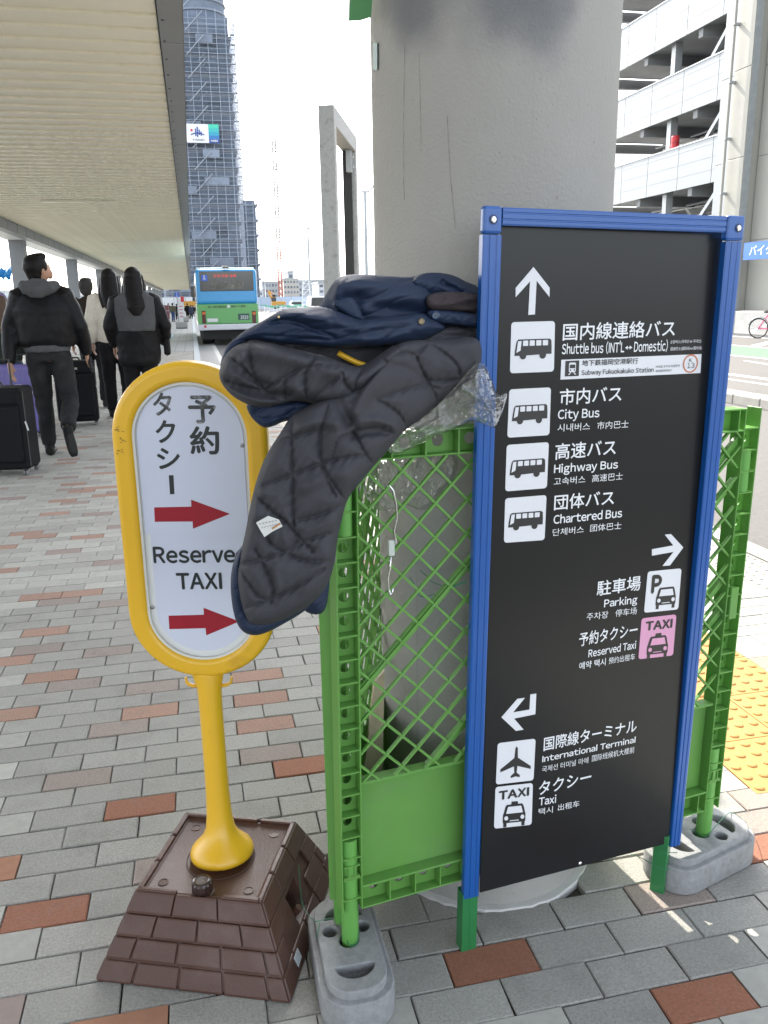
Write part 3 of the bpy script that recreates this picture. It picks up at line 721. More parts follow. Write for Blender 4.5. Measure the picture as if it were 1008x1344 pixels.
def car_icon(f, cx, cy, w, m, taxi=False):
    def g_(x, y): return (cx+x*w, cy+y*w)
    def PP(pts, mm, yy): P(f, [g_(*p) for p in pts], mm, yy)
    if taxi: PP([(-.13, -.52), (.13, -.52), (.15, -.4), (-.15, -.4)], bkf, -.0016)
    PP([(-.34, -.41), (.34, -.41), (.4, -.33), (.47, -.08), (.5, 0), (.5, .3), (.47, .32), (.47, .48), (.33, .48), (.33, .32), (-.33, .32), (-.33, .48), (-.47, .48), (-.47, .32), (-.5, .3), (-.5, 0), (-.47, -.08), (-.4, -.33)], bkf, -.0016)
    PP([(-.29, -.33), (.29, -.33), (.37, -.06), (-.37, -.06)], m, -.0023)
    for s_ in (-1, 1): PP(circ(s_*.36, .12, .085, 14), m, -.0023)
    PP([(-.2, .22), (.2, .22), (.2, .25), (-.2, .25)], m, -.0023)
for z, cs in ((4, ((135, 432), (287, 428), (283, 604), (130, 610))), (5, ((143, 92), (305, 84), (299, 270), (135, 280))), (5, ((133, 308), (297, 297), (289, 476), (127, 489))), (5, ((127, 516), (288, 503), (280, 678), (122, 689)))):
    bus_icon(quadmap(z, *cs))
f = quadmap(6, (682, 208), (813, 195), (800, 355), (667, 368)); base_sq(f); car_icon(f, .6, .66, .58, wh)
T('P', 6, (693, 290), (733, 286), (695, 226), 'latin', off=.06, m=bkf, y=-.0016)
f = quadmap(6, (658, 390), (793, 374), (780, 534), (645, 549)); base_sq(f, pink); car_icon(f, .52, .72, .6, pink, True)
T('TAXI', 6, (671, 437), (776, 424), (671, 405), 'latin', off=.05, m=bkf, y=-.0016)
f = quadmap(7, (124, 328), (245, 315), (241, 450), (119, 463)); base_sq(f); car_icon(f, .52, .7, .6, wh, True)
T('TAXI', 7, (133, 369), (232, 354), (134, 343), 'latin', off=.05, m=bkf, y=-.0016)
f = quadmap(7, (131, 186), (254, 171), (247, 306), (125, 320)); base_sq(f)
P(f, [(.47, .17), (.5, .13), (.53, .17), (.545, .4), (.9, .64), (.9, .71), (.545, .6), (.53, .76), (.62, .83), (.62, .88), (.5, .85), (.38, .88), (.38, .83), (.47, .76), (.455, .6), (.1, .71), (.1, .64), (.455, .4)], bkf, -.0016)
f = quadmap(4, (323, 567), (371, 565), (369, 619), (321, 621))
P(f, rr_pts(.25, .75, .12, .74, .1), wh, -.0023); P(f, rr_pts(.31, .69, .25, .48, .03), bkf, -.003)
for s_ in (.36, .64): P(f, circ(s_, .6, .05, 10), bkf, -.003)
P(f, [(.34, .76), (.42, .76), (.3, .9), (.2, .9)], wh, -.0023); P(f, [(.58, .76), (.66, .76), (.8, .9), (.7, .9)], wh, -.0023)

# ================================================================== RESERVED TAXI SIGN
MT = frame(-.1834, 1.7901, .6264, -.2177, -.0155, -.0082); TW, TH = .3214, .6989
yl = mat('yellow_plastic', (.72, .41, .014), .4, var=.05, vs=4, spec=.5, coat=.25, col2=(.5, .27, .02), c2s=7, c2t=(.6, .8))
tx = thing('taxi_stand_sign', 'yellow oval stand sign reading Reserved TAXI with red arrows on a brown base', 'sign', (-.024, 1.737, 0))
def at_T(o): o.parent = tx; o.matrix_basis = Matrix.Translation((.024, -1.737, 0)) @ MT
fr = add_mesh('frame', plate_mesh([capsule(0, TW, 0, TH, 28, .96), capsule(.043, TW-.043, .043, TH-.043, 28, .96)], .026, .012, 4, yl, z=.022), None, True); at_T(fr)
# raised inner lip
lip = add_mesh('inner_lip', plate_mesh([capsule(.039, TW-.039, .039, TH-.039, 28, .96), capsule(.047, TW-.047, .047, TH-.047, 28, .96)], .0012, .0006, 1, mat('white_gasket', (.6, .6, .56), .5), z=.0042), None, True); at_T(lip)
face = add_mesh('face', plate_mesh([capsule(.041, TW-.041, .041, TH-.041, 28, .96)], .012, 0, 1, mat('white_plastic_sheet', (.66, .67, .66), .45, var=.03), z=.022), None); at_T(face)
def tuv(x, y): return onplane(MT, 130+x/3.0556, 460+y/3.0556)
pap = mat('laminated_white_paper', (.60, .63, .74), .16, var=.03, vs=5, spec=.6, coat=.6, bump=.35, bs=10)
def clipcap(px_poly, yy, ins=.05):
    # paper outline clipped by the capsule: sample rows
    us = [tuv(*p) for p in px_poly]
    u0 = min(p[0] for p in us); u1 = max(p[0] for p in us); v0 = min(p[1] for p in us); v1 = max(p[1] for p in us)
    L_, R_ = [], []
    for i in range(41):
        v = v0+(v1-v0)*i/40; r = (TW-2*ins)/2; rz = r*.96; cz0 = ins+rz; cz1 = TH-ins-rz; cx = TW/2
        dz = max(0, v-cz1, cz0-v)
        if dz >= rz: continue
        hw = r*math.sqrt(1-(dz/rz)**2)
        a = max(u0, cx-hw); b_ = min(u1, cx+hw)
        if b_ > a: L_.append((a, v)); R_.append((b_, v))
    return L_+R_[::-1]
up_ = add_mesh('upper_notice', plate_mesh([clipcap([(135, 150), (590, 150), (590, 737), (155, 737)], 0, .05)], .0007, 0, 1, pap, z=.0085), None); at_T(up_)
lo_ = add_mesh('lower_notice', plate_mesh([clipcap([(195, 728), (585, 728), (585, 1220), (195, 1220)], 0, .06)], .0005, 0, 1, pap, z=.0097), None); at_T(lo_)
ink = mat('black_ink', (.02, .025, .025), .35, var=.1, vs=30); red = mat('red_ink', (.3, .008, .02), .35, var=.08, vs=10); inkf = mat('faded_black_ink', (.045, .05, .05), .3, var=.5, vs=60, col2=(.3, .3, .31), c2s=30, c2t=(.5, .66))
def TT(body, bl, br, tl, parent, mode='cjk', off=.03, m=ink, y=.0075):
    a = tuv(*bl); b_ = tuv(*br); c_ = tuv(*tl); text_fit(body, m, parent, a[0], a[1], b_[0], c_[1], y, mode, off)
for body, x0, x1, y0, y1, mm in (('予', 358, 472, 182, 296, inkf), ('約', 364, 484, 306, 421, ink), ('タ', 215, 293, 170, 265, inkf), ('ク', 226, 308, 281, 375, ink), ('シ', 232, 325, 393, 480, ink)):
    TT(body, ((x0+x1)/2-(x1-x0)/2, y1), (x1, y1), (x0, y0), up_, m=mm)
def TP(pts, m, parent, y): MB().prism([tuv(*p) for p in pts], y, y+.0005).build('arrow' if m is red else 'lettering', m, parent)
TP([(276, 504), (295, 503), (299, 579), (281, 581)], ink, up_, .0075)
TP([(217, 633), (367, 630), (366, 602), (523, 659), (374, 719), (372, 690), (220, 691)], red, up_, .0075)
TP([(275, 1070), (417, 1066), (416, 1038), (560, 1093), (427, 1149), (424, 1120), (278, 1124)], red, lo_, .0085)
TT('Reserved', (215, 856), (592, 852), (216, 794), lo_, 'latin', .035, y=.0085)
TT('TAXI', (308, 962), (492, 958), (309, 900), lo_, 'latin', .035, y=.0085)
for p in ((572, 384), (210, 1035)):
    u_, v_ = tuv(*p); t = MB().lathe([(.0045, 0), (.0045, .002), (.002, .003), (0, .003)], n=12); t.v = [(x+u_, .0085-z, y+v_) for x, y, z in t.v]; t.build('bolt', mat('dull_bolt', (.3, .3, .3), .4, .8), face)
# handwriting marks on the frame
hw = MB()
for (mx_, my_) in ((83, 312), (95, 355), (88, 405)):
    u_, v_ = tuv(mx_, my_)
    for k in range(7):
        a = (u_+random.uniform(-.006, .006), -.0048, v_+random.uniform(-.006, .006)); b_ = (a[0]+random.uniform(-.006, .006), -.0048, a[2]+random.uniform(-.003, .003)); hw.bar(a, b_, .0009, .001)
hw.build('handwriting', mat('brown_marker', (.16, .09, .02), .6), fr)
# neck, pole, hooks
cu = Vector(MT @ Vector((TW/2, .022, 0)))-Vector(tx.location); c0 = Vector((.004, .006, .18))
prof_ = [(.0735, 0), (.074, .008), (.07, .018), (.058, .03), (.044, .045), (.034, .065), (.029, .1), (.0268, .16), (.026, .25), (.0262, .36)]
mb = MB(); Lp = cu.z-.18+.02; path = []; rads = []
for r_, z in prof_: path.append(c0+(cu-c0)*(z/(cu.z-.18))); rads.append(r_)
path += [c0+(cu-c0)*(1-.035/Lp), c0+(cu-c0)*1.0, c0+(cu-c0)*1.05]; rads += [.0275, (.036, .024), (.05, .022)]
mb.tube(path, rads, 28).build('pole', yl, tx, smooth=True)
hk = MB()
for s_ in (-1, 1):
    b0 = c0+(cu-c0)*.93; ux = Vector((math.cos(-.2177), math.sin(-.2177), 0))*s_
    hk.tube([b0+ux*.024, b0+ux*.04+Vector((0, 0, .002)), b0+ux*.05+Vector((0, 0, .008)), b0+ux*.052+Vector((0, 0, .022))], [(.004, .006), (.0038, .006), (.0035, .006), (.003, .005)], 8)
hk.build('hook', yl, tx, smooth=True)
# brown brick-relief water base
br = mat('brown_plastic', (.075, .034, .023), .42, var=.06, vs=5, spec=.5, bump=.3, bs=300, col2=(.12, .075, .062), c2s=7, c2t=(.5, .8))
base = bpy.data.objects.new('base', None); COL.objects.link(base); base.parent = tx; base.rotation_euler = (0, 0, math.radians(-21.6))
BH, B0, B1 = .18, .221, .144
core = MB()
def ring(h, z): return [(-h, -h, z), (h, -h, z), (h, h, z), (-h, h, z)]
def hz(t): return B0+(B1-B0)*t
vs = ring(B0-.004, 0.002)+ring(B0-.006, .012)+ring(B1-.004, BH-.006)+ring(B1-.012, BH-.003)+ring(B1-.016, BH-.009)
fs = [(3, 2, 1, 0)]
for a in range(4): fs += [(a*4+i, a*4+(i+1) % 4, a*4+4+(i+1) % 4, a*4+4+i) for i in range(4)]
fs.append((16, 17, 18, 19)); core.add(vs, fs)
shell = core.build('shell', br, base, bevel=.004, segs=2)
cut = MB().box(.1, .3, -.045, .025, .045, .115).build('cutter', br, base)
bo = shell.modifiers.new('b', 'BOOLEAN'); bo.object = cut; bo.operation = 'DIFFERENCE'; bo.solver = 'EXACT'
shell.modifiers.move(1, 0)
bpy.context.view_layer.update(); dg = bpy.context.evaluated_depsgraph_get(); ev = shell.evaluated_get(dg); nm = bpy.data.meshes.new_from_object(ev); shell.modifiers.clear(); shell.data = nm; smooth_by_angle(shell, 30)
bpy.data.objects.remove(cut)
# base empties are a plain part: merge transform into children, keep two levels
def brickface(k, s0, s1, t0, t1, mb):
    # face k, s in -1..1 along, t in 0..1 up
    def P3(s, t, o):
        h = hz(t)+o; x, y, z = s*hz(t), -h, t*BH+o*.4
        c, sn = ((1, 0), (0, 1), (-1, 0), (0, -1))[k]
        return (x*c-y*sn, x*sn+y*c, z)
    e = .012; et = .03
    a = [P3(s0, t0, -.004), P3(s1, t0, -.004), P3(s1, t1, -.004), P3(s0, t1, -.004)]
    a2 = [P3(s0, t0, .0015), P3(s1, t0, .0015), P3(s1, t1, .0015), P3(s0, t1, .0015)]
    b_ = [P3(s0+e, t0+et, .0028), P3(s1-e, t0+et, .0028), P3(s1-e, t1-et, .0028), P3(s0+e, t1-et, .0028)]
    mb.add(a+a2+b_, [(3, 2, 1, 0)]+[(o+i, o+(i+1) % 4, o+4+(i+1) % 4, o+4+i) for o in (0, 4) for i in range(4)]+[(8, 9, 10, 11)])
for k in range(4):
    for row in range(4):
        t0, t1 = row*.25+.008, row*.25+.247
        n_ = [4, 4, 3.4, 3][row]
        xs = [-1+2*(i-(.5 if row in (1,) else 0))/n_ for i in range(0, 6)]
        if row == 0: xs = [-1, -.62, -.14, .33, .8, 1.0]
        elif row == 1: xs = [-1, -.72, -.2, .32, .84, 1.0]
        elif row == 2: xs = [-1, -.55, .02, .6, 1.0]
        else: xs = [-1, -.36, .3, 1.0]
        for a, b_ in zip(xs[:-1], xs[1:]):
            if k == 1 and row in (1, 2) and a < .2 and b_ > -.3: continue
            mb = MB(); brickface(k, a+.009, b_-.009, t0, t1, mb)
            mb.build('moulded_brick', br, base, bevel=.0025, segs=2)
rim = MB()
for k in range(4):
    segs_ = ((-1, -.36), (-.33, .3), (.33, 1)) if k != 0 else ((-1, -.34), (.36, 1))
    for a, b_ in segs_:
        M_ = Matrix.Rotation(k*PI/2, 4, 'Z'); rim.box(a*B1, b_*B1-.003, -B1, -B1+.012, BH-.01, BH+.004, M_)
rim.build('rim', br, base, bevel=.003, segs=2)
pl = MB()
for sx in (-1, 1):
    for sy in (-1, 1): pl.lathe([(.012, 0), (.012, .0015), (.010, .0015), (.010, .0005), (0, .0005)], (sx*.1, sy*.1, BH-.009), 20)
pl.tube([(.079*math.cos(a), .079*math.sin(a), BH-.008) for a in [2*PI*i/40 for i in range(40)]], .0018, 6, closed=True).build('top_marks', br, base)
cap = MB(); n = 48; prof2 = []
for z, rr0 in ((0, .021), (.004, .0215), (.022, .0215), (.027, .02), (.029, .016), (.0275, .013), (.0275, 0.0)):
    for j in range(n):
        a = 2*PI*j/n; r_ = rr0+(.0016 if j % 4 < 2 and .003 < z < .023 else 0); cap.v.append((r_*math.cos(a)+.0, r_*math.sin(a)-.118, BH-.006+z))
for i in range(6):
    for j in range(n): cap.f.append((i*n+j, i*n+(j+1) % n, (i+1)*n+(j+1) % n, (i+1)*n+j))
cap.build('filler_cap', mat('dark_brown_cap', (.035, .018, .015), .3, coat=.3), base)
MB().lathe([(.026, 0), (.026, .005), (.02, .007)], (0, -.118, BH-.012), 28).build('cap_seat', br, base)
MB().tube([(.175, -.035, .055), (.195, -.035, .085)], .009, 10).build('grip', br, base)
st = MB().box(.0, .03, -.001, .0, -.012, .012).mesh('sticker', mat('pale_sticker', (.55, .6, .62), .4, var=.3, vs=300))
o = inst('sticker', st, (.2125, -.14, .03), (math.radians(-23), 0, PI/2), base)
# ================================================================== BUS
BY = 31.5
def bx(px): return aty(px, 400, BY)[0]
def bz(py): return aty(300, py, BY)[2]
bX0, bX1 = bx(258.5), bx(338.5); bW = bX1-bX0
bus = thing('city_bus', 'blue and green city bus seen from behind at the far kerb', 'bus', ((bX0+bX1)/2, BY, ROADZ))
def bb(x0, x1, z0, z1, y0=-.012, y1=.004):   # px box on rear face -> local
    a = aty(x0, (z0+z1)/2, BY)[0]-bus.location[0]; b_ = aty(x1, (z0+z1)/2, BY)[0]-bus.location[0]
    return (a, b_, y0, y1, aty((x0+x1)/2, z1, BY)[2]-ROADZ, aty((x0+x1)/2, z0, BY)[2]-ROADZ)
bblue = mat('bus_blue_paint', (.03, .3, .62), .3, coat=.5, var=.03); bgreen = mat('bus_green_paint', (.1, .36, .1), .3, coat=.5, var=.03)
bwhite = mat('bus_white_paint', (.62, .63, .66), .4, var=.05); bglass = mat('dark_glass', (.03, .035, .04), .08, var=.3, vs=2, spec=.8)
zr = bz(353)-ROADZ; zg = bz(399.5)-ROADZ; zb = bz(425)-ROADZ; z0_ = bz(433)-ROADZ; hw_ = bW/2
MB().box(-hw_, hw_, 0, 10.4, zg, zr).build('upper_body', bblue, bus, bevel=.12, segs=4)
MB().box(-hw_-.004, hw_+.004, -.004, 10.4, zb, zg+.02).build('lower_body', bgreen, bus, bevel=.03, segs=2)
MB().box(-hw_-.01, hw_+.01, -.08, 10.4, z0_, zb-.004).build('bumper', bwhite, bus, bevel=.04, segs=2)
MB().box(-hw_+.05, hw_-.05, .3, 10.2, zr-.02, zr+.06).build('roof', mat('pale_roof', (.55, .7, .75), .4), bus, bevel=.03)
win = MB().box(*bb(262, 332.5, 356, 382, -.02, .01)).build('rear_window', bglass, bus, bevel=.04, segs=3)
# LED text, stickers and a grey plate with lit interior and reflection painted on
orl = mat('orange_led', (.5, .06, .05), .5, emit=.12)
b = bb(280, 310, 360, 364); text_fit('空港 西鉄 循環', orl, win, b[0], b[4], b[1], b[5], -.024, off=.02)
MB().box(*bb(277, 320, 369, 379, -.023, -.021)).build('reflection_plate', mat('glass_reflection_grey', (.12, .12, .1), .5, var=.8, vs=8, col2=(.25, .25, .2), c2s=6), win)
MB().box(*bb(264, 272, 361, 369, -.026, -.021)).build('wheelchair_sticker', mat('sticker_blue', (.03, .12, .6), .4), win)
b = bb(266, 270, 362, 368); f_ = [(b[0]+.1*(b[1]-b[0]), b[5])]
add_mesh('wheelchair_symbol', plate_mesh([circ((b[0]+b[1])/2, b[4]+(b[5]-b[4])*.35, (b[1]-b[0])*.42, 16), circ((b[0]+b[1])/2, b[4]+(b[5]-b[4])*.35, (b[1]-b[0])*.27, 16)], .001, m=wh, z=-.028), win)
MB().box((b[0]+b[1])/2-.02, (b[0]+b[1])/2+.02, -.029, -.027, b[4]+.05, b[5]+.02).build('wheelchair_symbol', wh, win)
b = bb(270, 327, 400, 424, -.012, -.003); hatch = MB().box(*b).build('engine_hatch', bgreen, bus, bevel=.01)
b = bb(273, 297, 401, 404.5); text_fit('西鉄バス 福岡空港 国際線 国内線', ink, hatch, b[0], b[4], b[1], b[5], -.014, off=.02)
b = bb(303, 322, 400.5, 403.5); text_fit('連絡バス循環', ink, hatch, b[0], b[4], b[1], b[5], -.014, off=.02)
t = MB().lathe([(.055, 0), (.055, .006), (0, .006)], n=16); b = bb(299, 301, 401, 403); t.v = [(x+(b[0]+b[1])/2, -.012-z, y+(b[4]+b[5])/2) for x, y, z in t.v]; t.build('emblem', wh, hatch)
b = bb(312.5, 327, 411.5, 419.5, -.03, -.01); pl_ = MB().box(*b).build('number_plate', mat('plate_green', (.02, .08, .06), .4), bus)
text_fit('2619', wh, pl_, b[0]+.08, b[4]+.03, b[1]-.03, b[5]-.07, -.032, 'latin', off=.03)
MB().box(*bb(272, 286, 418, 422.5, -.02, -.005)).build('white_notice', wh, bus)
for x0 in (265, 331): 
    MB().box(*bb(x0, x0+5, 408, 424.5, -.03, 0)).build('tail_light_cluster', mat('dark_red_lamp', (.08, .012, .012), .25), bus, bevel=.01)
    MB().box(*bb(x0+.5, x0+4.5, 409.5, 413, -.036, -.02)).build('indicator', mat('amber_lamp', (.6, .12, .02), .25), bus)
for x0 in (268, 334): MB().box(*bb(x0, x0+3, 427, 430, -.11, -.07)).build('reflector', mat('red_reflector', (.5, .02, .03), .3), bus)
MB().box(-.12, .12, -.04, .1, zr, zr+.1).build('camera', bglass, bus, bevel=.02)
MB().box(-hw_+.15, hw_-.15, .15, 10, .22, z0_).build('underbody', mat('under_black', (.015, .015, .015), .8), bus)
tyre = mat('tyre_rubber', (.02, .02, .02), .8)
for sx in (-1, 1):
    for yy in (1.6, 8.2):
        m_ = MB().lathe([(.3, -.25), (.46, -.23), (.48, -.1), (.48, .1), (.46, .23), (.3, .25)], n=24); m_.v = [(z+sx*(hw_-.35), x+yy, y+.48) for x, y, z in m_.v]; m_.build('wheel', tyre, bus, smooth=True)
for k in range(7):
    MB().box(-hw_-.012, -hw_+.01, .6+k*1.35, 1.75+k*1.35, zg+.1, zr-.45).build('side_window', bglass, bus)
MB().box(-hw_-.18, -hw_-.02, 9.9, 10.1, zr-.9, zr-.4).build('mirror', bglass, bus)

# ================================================================== PARKING GARAGE
GX = 20.4
gwall = mat('cream_cladding', (.3, .29, .25), .55, var=.04, vs=.5, col2=(.27, .26, .24), c2s=.6)
gspan = mat('pale_corrugated_cladding', (.25, .27, .285), .5, var=.04, vs=.7)
gdark = mat('dark_deck_steel', (.2, .205, .21), .7, var=.2, vs=1); galv = mat('galvanised_steel', (.33, .35, .36), .5, .3, var=.12, vs=4)
ga = thing('parking_garage', 'multi storey car park with pale ribbed parapets and cream stair tower', 'building', (GX, 40, ROADZ))
YA = atx(960, 20, GX)[1]
rows = [((818, 38), (815.7, 91.7)), ((813.3, 132), (809.8, 182)), ((808, 220), (804.5, 269))]
spans = []
for (t_, b_) in rows: spans.append((atx(*b_, GX)[2], atx(*t_, GX)[2]))
st_h = (spans[0][0]-spans[2][0])/2
spans.append((spans[2][0]-st_h, spans[2][1]-st_h)); spans.insert(0, (spans[0][0]+st_h, spans[0][1]+st_h))
pk = YA+.9; seam = 2.45; edges = [YA]
Ys = [atx(943.8, 90, GX)[1], atx(897, 110, GX)[1], atx(855.7, 125, GX)[1], atx(820.5, 140, GX)[1]]
edges += Ys; d_ = Ys[3]-Ys[2]
while edges[-1]+d_ < 42.5: edges.append(edges[-1]+d_)
for (zb_, zt_) in spans:
    for a, c_ in zip(edges[:-1], edges[1:]):
        mb = MB(); L_ = c_-a-.03
        nr = 7; hh = (zt_-zb_)/nr
        for k in range(nr):   # horizontal ribs with depth
            mb.box(GX+.006*(k % 2), GX+.09, a+.015, c_-.015, zb_+k*hh, zb_+(k+1)*hh)
        mb.build('parapet_panel', gspan, ga, world=True)
    MB().box(GX-.03, GX+.12, YA, edges[-1], zt_, zt_+.05).build('parapet_cap', galv, ga, world=True)
    # deck
    MB().box(GX+.13, GX+30, YA-8, edges[-1], zb_+.1, zb_+.32).build('deck', gdark, ga, world=True)
    for k in range(3): MB().box(GX+.13, GX+30, YA+2+k*4.2, YA+2.3+k*4.2, zb_-.42+.1, zb_+.1).build('deck_beam', gdark, ga, world=True)
    for xx in (5, 10, 14.8): MB().box(GX+xx, GX+xx+.25, YA-8, edges[-1], zb_-.36, zb_+.1).build('deck_beam', gdark, ga, world=True)
    for xx in (2.5, 6.5): MB().tube([(GX+xx, YA, zb_-.25), (GX+xx, edges[-1]-1, zb_-.25)], .05, 6).build('ceiling_pipe', galv, ga, world=True)
zlo, zhi = ROADZ, spans[0][1]+3
yc1 = atx(888, 75, GX+.45)[1]
for yk in (yc1,):
    MB().box(GX+.3, GX+.62, yk-.16, yk+.16, zlo, zhi).build('column', galv, ga, world=True)
    for xx in (7, 14): MB().box(GX+xx, GX+xx+.35, yk-.16, yk+.16, zlo, zhi).build('column', galv, ga, world=True)
for i in range(1, len(spans)):
    zb_ = spans[i-1][0]; zt_ = spans[i][0]
    y1 = atx(948, 25, GX+.4)[1]-1.0
    MB().bar((GX+.42, yc1-1.0, zt_+.3), (GX+.42, y1, zb_+.1), .16, .16, (1, 0, 0)).build('brace', galv, ga, world=True)
    MB().bar((GX+.42, y1-.1, zb_+.05), (GX+.42, y1-1.6, zt_+.8), .14, .14, (1, 0, 0)).build('brace', galv, ga, world=True)
    MB().tube([(GX+3, yc1-3, zb_-.3), (GX+3, yc1+5, zb_-.3)], .04, 6).build('ceiling_light', mat('pale_tube', (.7, .7, .66), .4), ga, world=True)
# stair tower pieces
A0, A1 = atx(979, 20, GX-.25)[1], YA
yB0 = atx(994, 20, GX-.5)[1]
def cladding(x, y0, y1, m, name='cladding_panel', zs=(ROADZ+.9, 3.3, 6.2, 9.2, 12.4, 16)):
    for a, c_ in zip(zs[:-1], zs[1:]): MB().box(x, x+.3, y0+.01, y1-.01, a+.012, c_-.012).build(name, m, ga, world=True, bevel=.01, segs=1)
    MB().box(x+.03, x+.3, y0, y1, zs[0], zs[-1]).build('backing', galv, ga, world=True)
cladding(GX-.2, A0, A1+.0, gspan)
cladding(GX-.55, yB0, A0-.02, gwall)
MB().box(GX-.24, GX+.3, yB0+.02, A0-.03, ROADZ+.9, 16).build('shaft_side', gwall, ga, world=True)
y_ = yB0-.01
zz = 3.0
while y_ > 4:
    cladding(GX, y_-2.3, y_-.005, gwall); y_ -= 2.3
MB().tube([(GX-.72, A0-.1, ROADZ+.2), (GX-.72, A0-.1, 16)], .05, 8).build('drain_pipe', gwall, ga, world=True)
for k in range(8): MB().box(GX-.8, GX-.55, A0-.17, A0-.03, 1.2+k*1.9, 1.28+k*1.9).build('pipe_bracket', galv, ga, world=True)
yy = 4.0
while yy < YA:
    MB().box(GX-.75, GX+.2, yy, yy+2.38, ROADZ+.08, ROADZ+.88).build('plinth_block', conc, ga, world=True, bevel=.015, segs=1); yy += 2.4
MB().box(GX+.3, GX+.4, YA, edges[-1], ROADZ, spans[-1][0]).build('ground_wall', gspan, ga, world=True)
rc = thing('red_cylinder', 'small red drum standing on the middle parapet of the car park', 'drum', tuple(atx(885.5, 195, GX+.3)))
MB().lathe([(.16, 0), (.17, .02), (.17, .45), (.15, .5)], n=16).build('body', mat('red_paint', (.55, .02, .03), .4), rc)
MB().lathe([(.18, .2), (.18, .24)], n=16).build('band', mat('red_band', (.3, .02, .03), .4), rc)
# blue wall sign
p0 = atx(975, 341.5, GX-1.0); p1 = atx(977.5, 319, GX-1.0)
ws = thing('wall_sign', 'blue sign with white Japanese lettering on the cream car park wall', 'sign', (GX-1.0, p0[1], p0[2]), -PI/2)
hh = p1[2]-p0[2]
MB().box(0, 4.2, 0, .06, 0, hh).build('board', mat('sign_blue', (.01, .12, .62), .4), ws)
text_fit('バイク駐車場', wh, ws, .55*hh, .2*hh, 5.0*hh, .82*hh, -.004, off=.02)
for xx in (.6, 2.6): MB().box(xx, xx+.08, .06, 1.0, .1, .2).build('bracket', galv, ws)
# pink bicycle
pb_ = gp(994, 444.0, ROADZ+.0)
bk_ = thing('bicycle', 'pink bicycle parked in front of the car park wall', 'bicycle', tuple(pb_), math.radians(-62))
pk_ = mat('pink_paint', (.65, .12, .25), .35); chrome = mat('chrome', (.6, .6, .6), .25, .9)
for x in (0, 1.02):
    m_ = []
    MB().tube([(x+.33*math.cos(a), 0, .34+.33*math.sin(a)) for a in [2*PI*i/24 for i in range(24)]], .022, 6, closed=True).build('wheel', tyre, bk_)
    sp_ = MB()
    for i in range(8):
        a = PI*i/8; sp_.tube([(x+.31*math.cos(a), 0, .34+.31*math.sin(a)), (x-.31*math.cos(a), 0, .34-.31*math.sin(a))], .004, 4)
    sp_.build('spokes', chrome, bk_)
    MB().tube([(x+.37*math.cos(a), 0, .34+.37*math.sin(a)) for a in [PI*(.1+.8*i/10) for i in range(11)]], (.03), 6).build('mudguard', chrome, bk_)
fr_ = MB(); bbk = (.46, 0, .32); seat = (.3, 0, .8); head = (.86, 0, .82); 
for a, b_ in (((0, 0, .34), bbk), ((0, 0, .34), seat), (bbk, seat), (bbk, head), (seat, (.84, 0, .72)), (head, (1.02, 0, .34))): fr_.tube([a, b_], .022, 8)
fr_.build('frame', pk_, bk_)
MB().tube([head, (.83, 0, .98), (.84, .2, 1.03), (.68, .28, 1.03)], .013, 6).tube([(.83, 0, .98), (.84, -.2, 1.03), (.68, -.28, 1.03)], .013, 6).build('handlebar', chrome, bk_)
MB().ell((.27, 0, .9), (.14, .09, .04)).build('saddle', tyre, bk_)
bsk = MB()
for z in (.78, .88, .98): bsk.tube([(.95, -.15, z), (1.2, -.15, z), (1.2, .15, z), (.95, .15, z)], .006, 5, closed=True)
for x, y in ((.95, -.15), (1.2, -.15), (1.2, .15), (.95, .15), (1.07, -.15), (1.07, .15), (1.2, 0)): bsk.tube([(x, y, .76), (x, y, .99)], .005, 5)
bsk.build('basket', chrome, bk_)

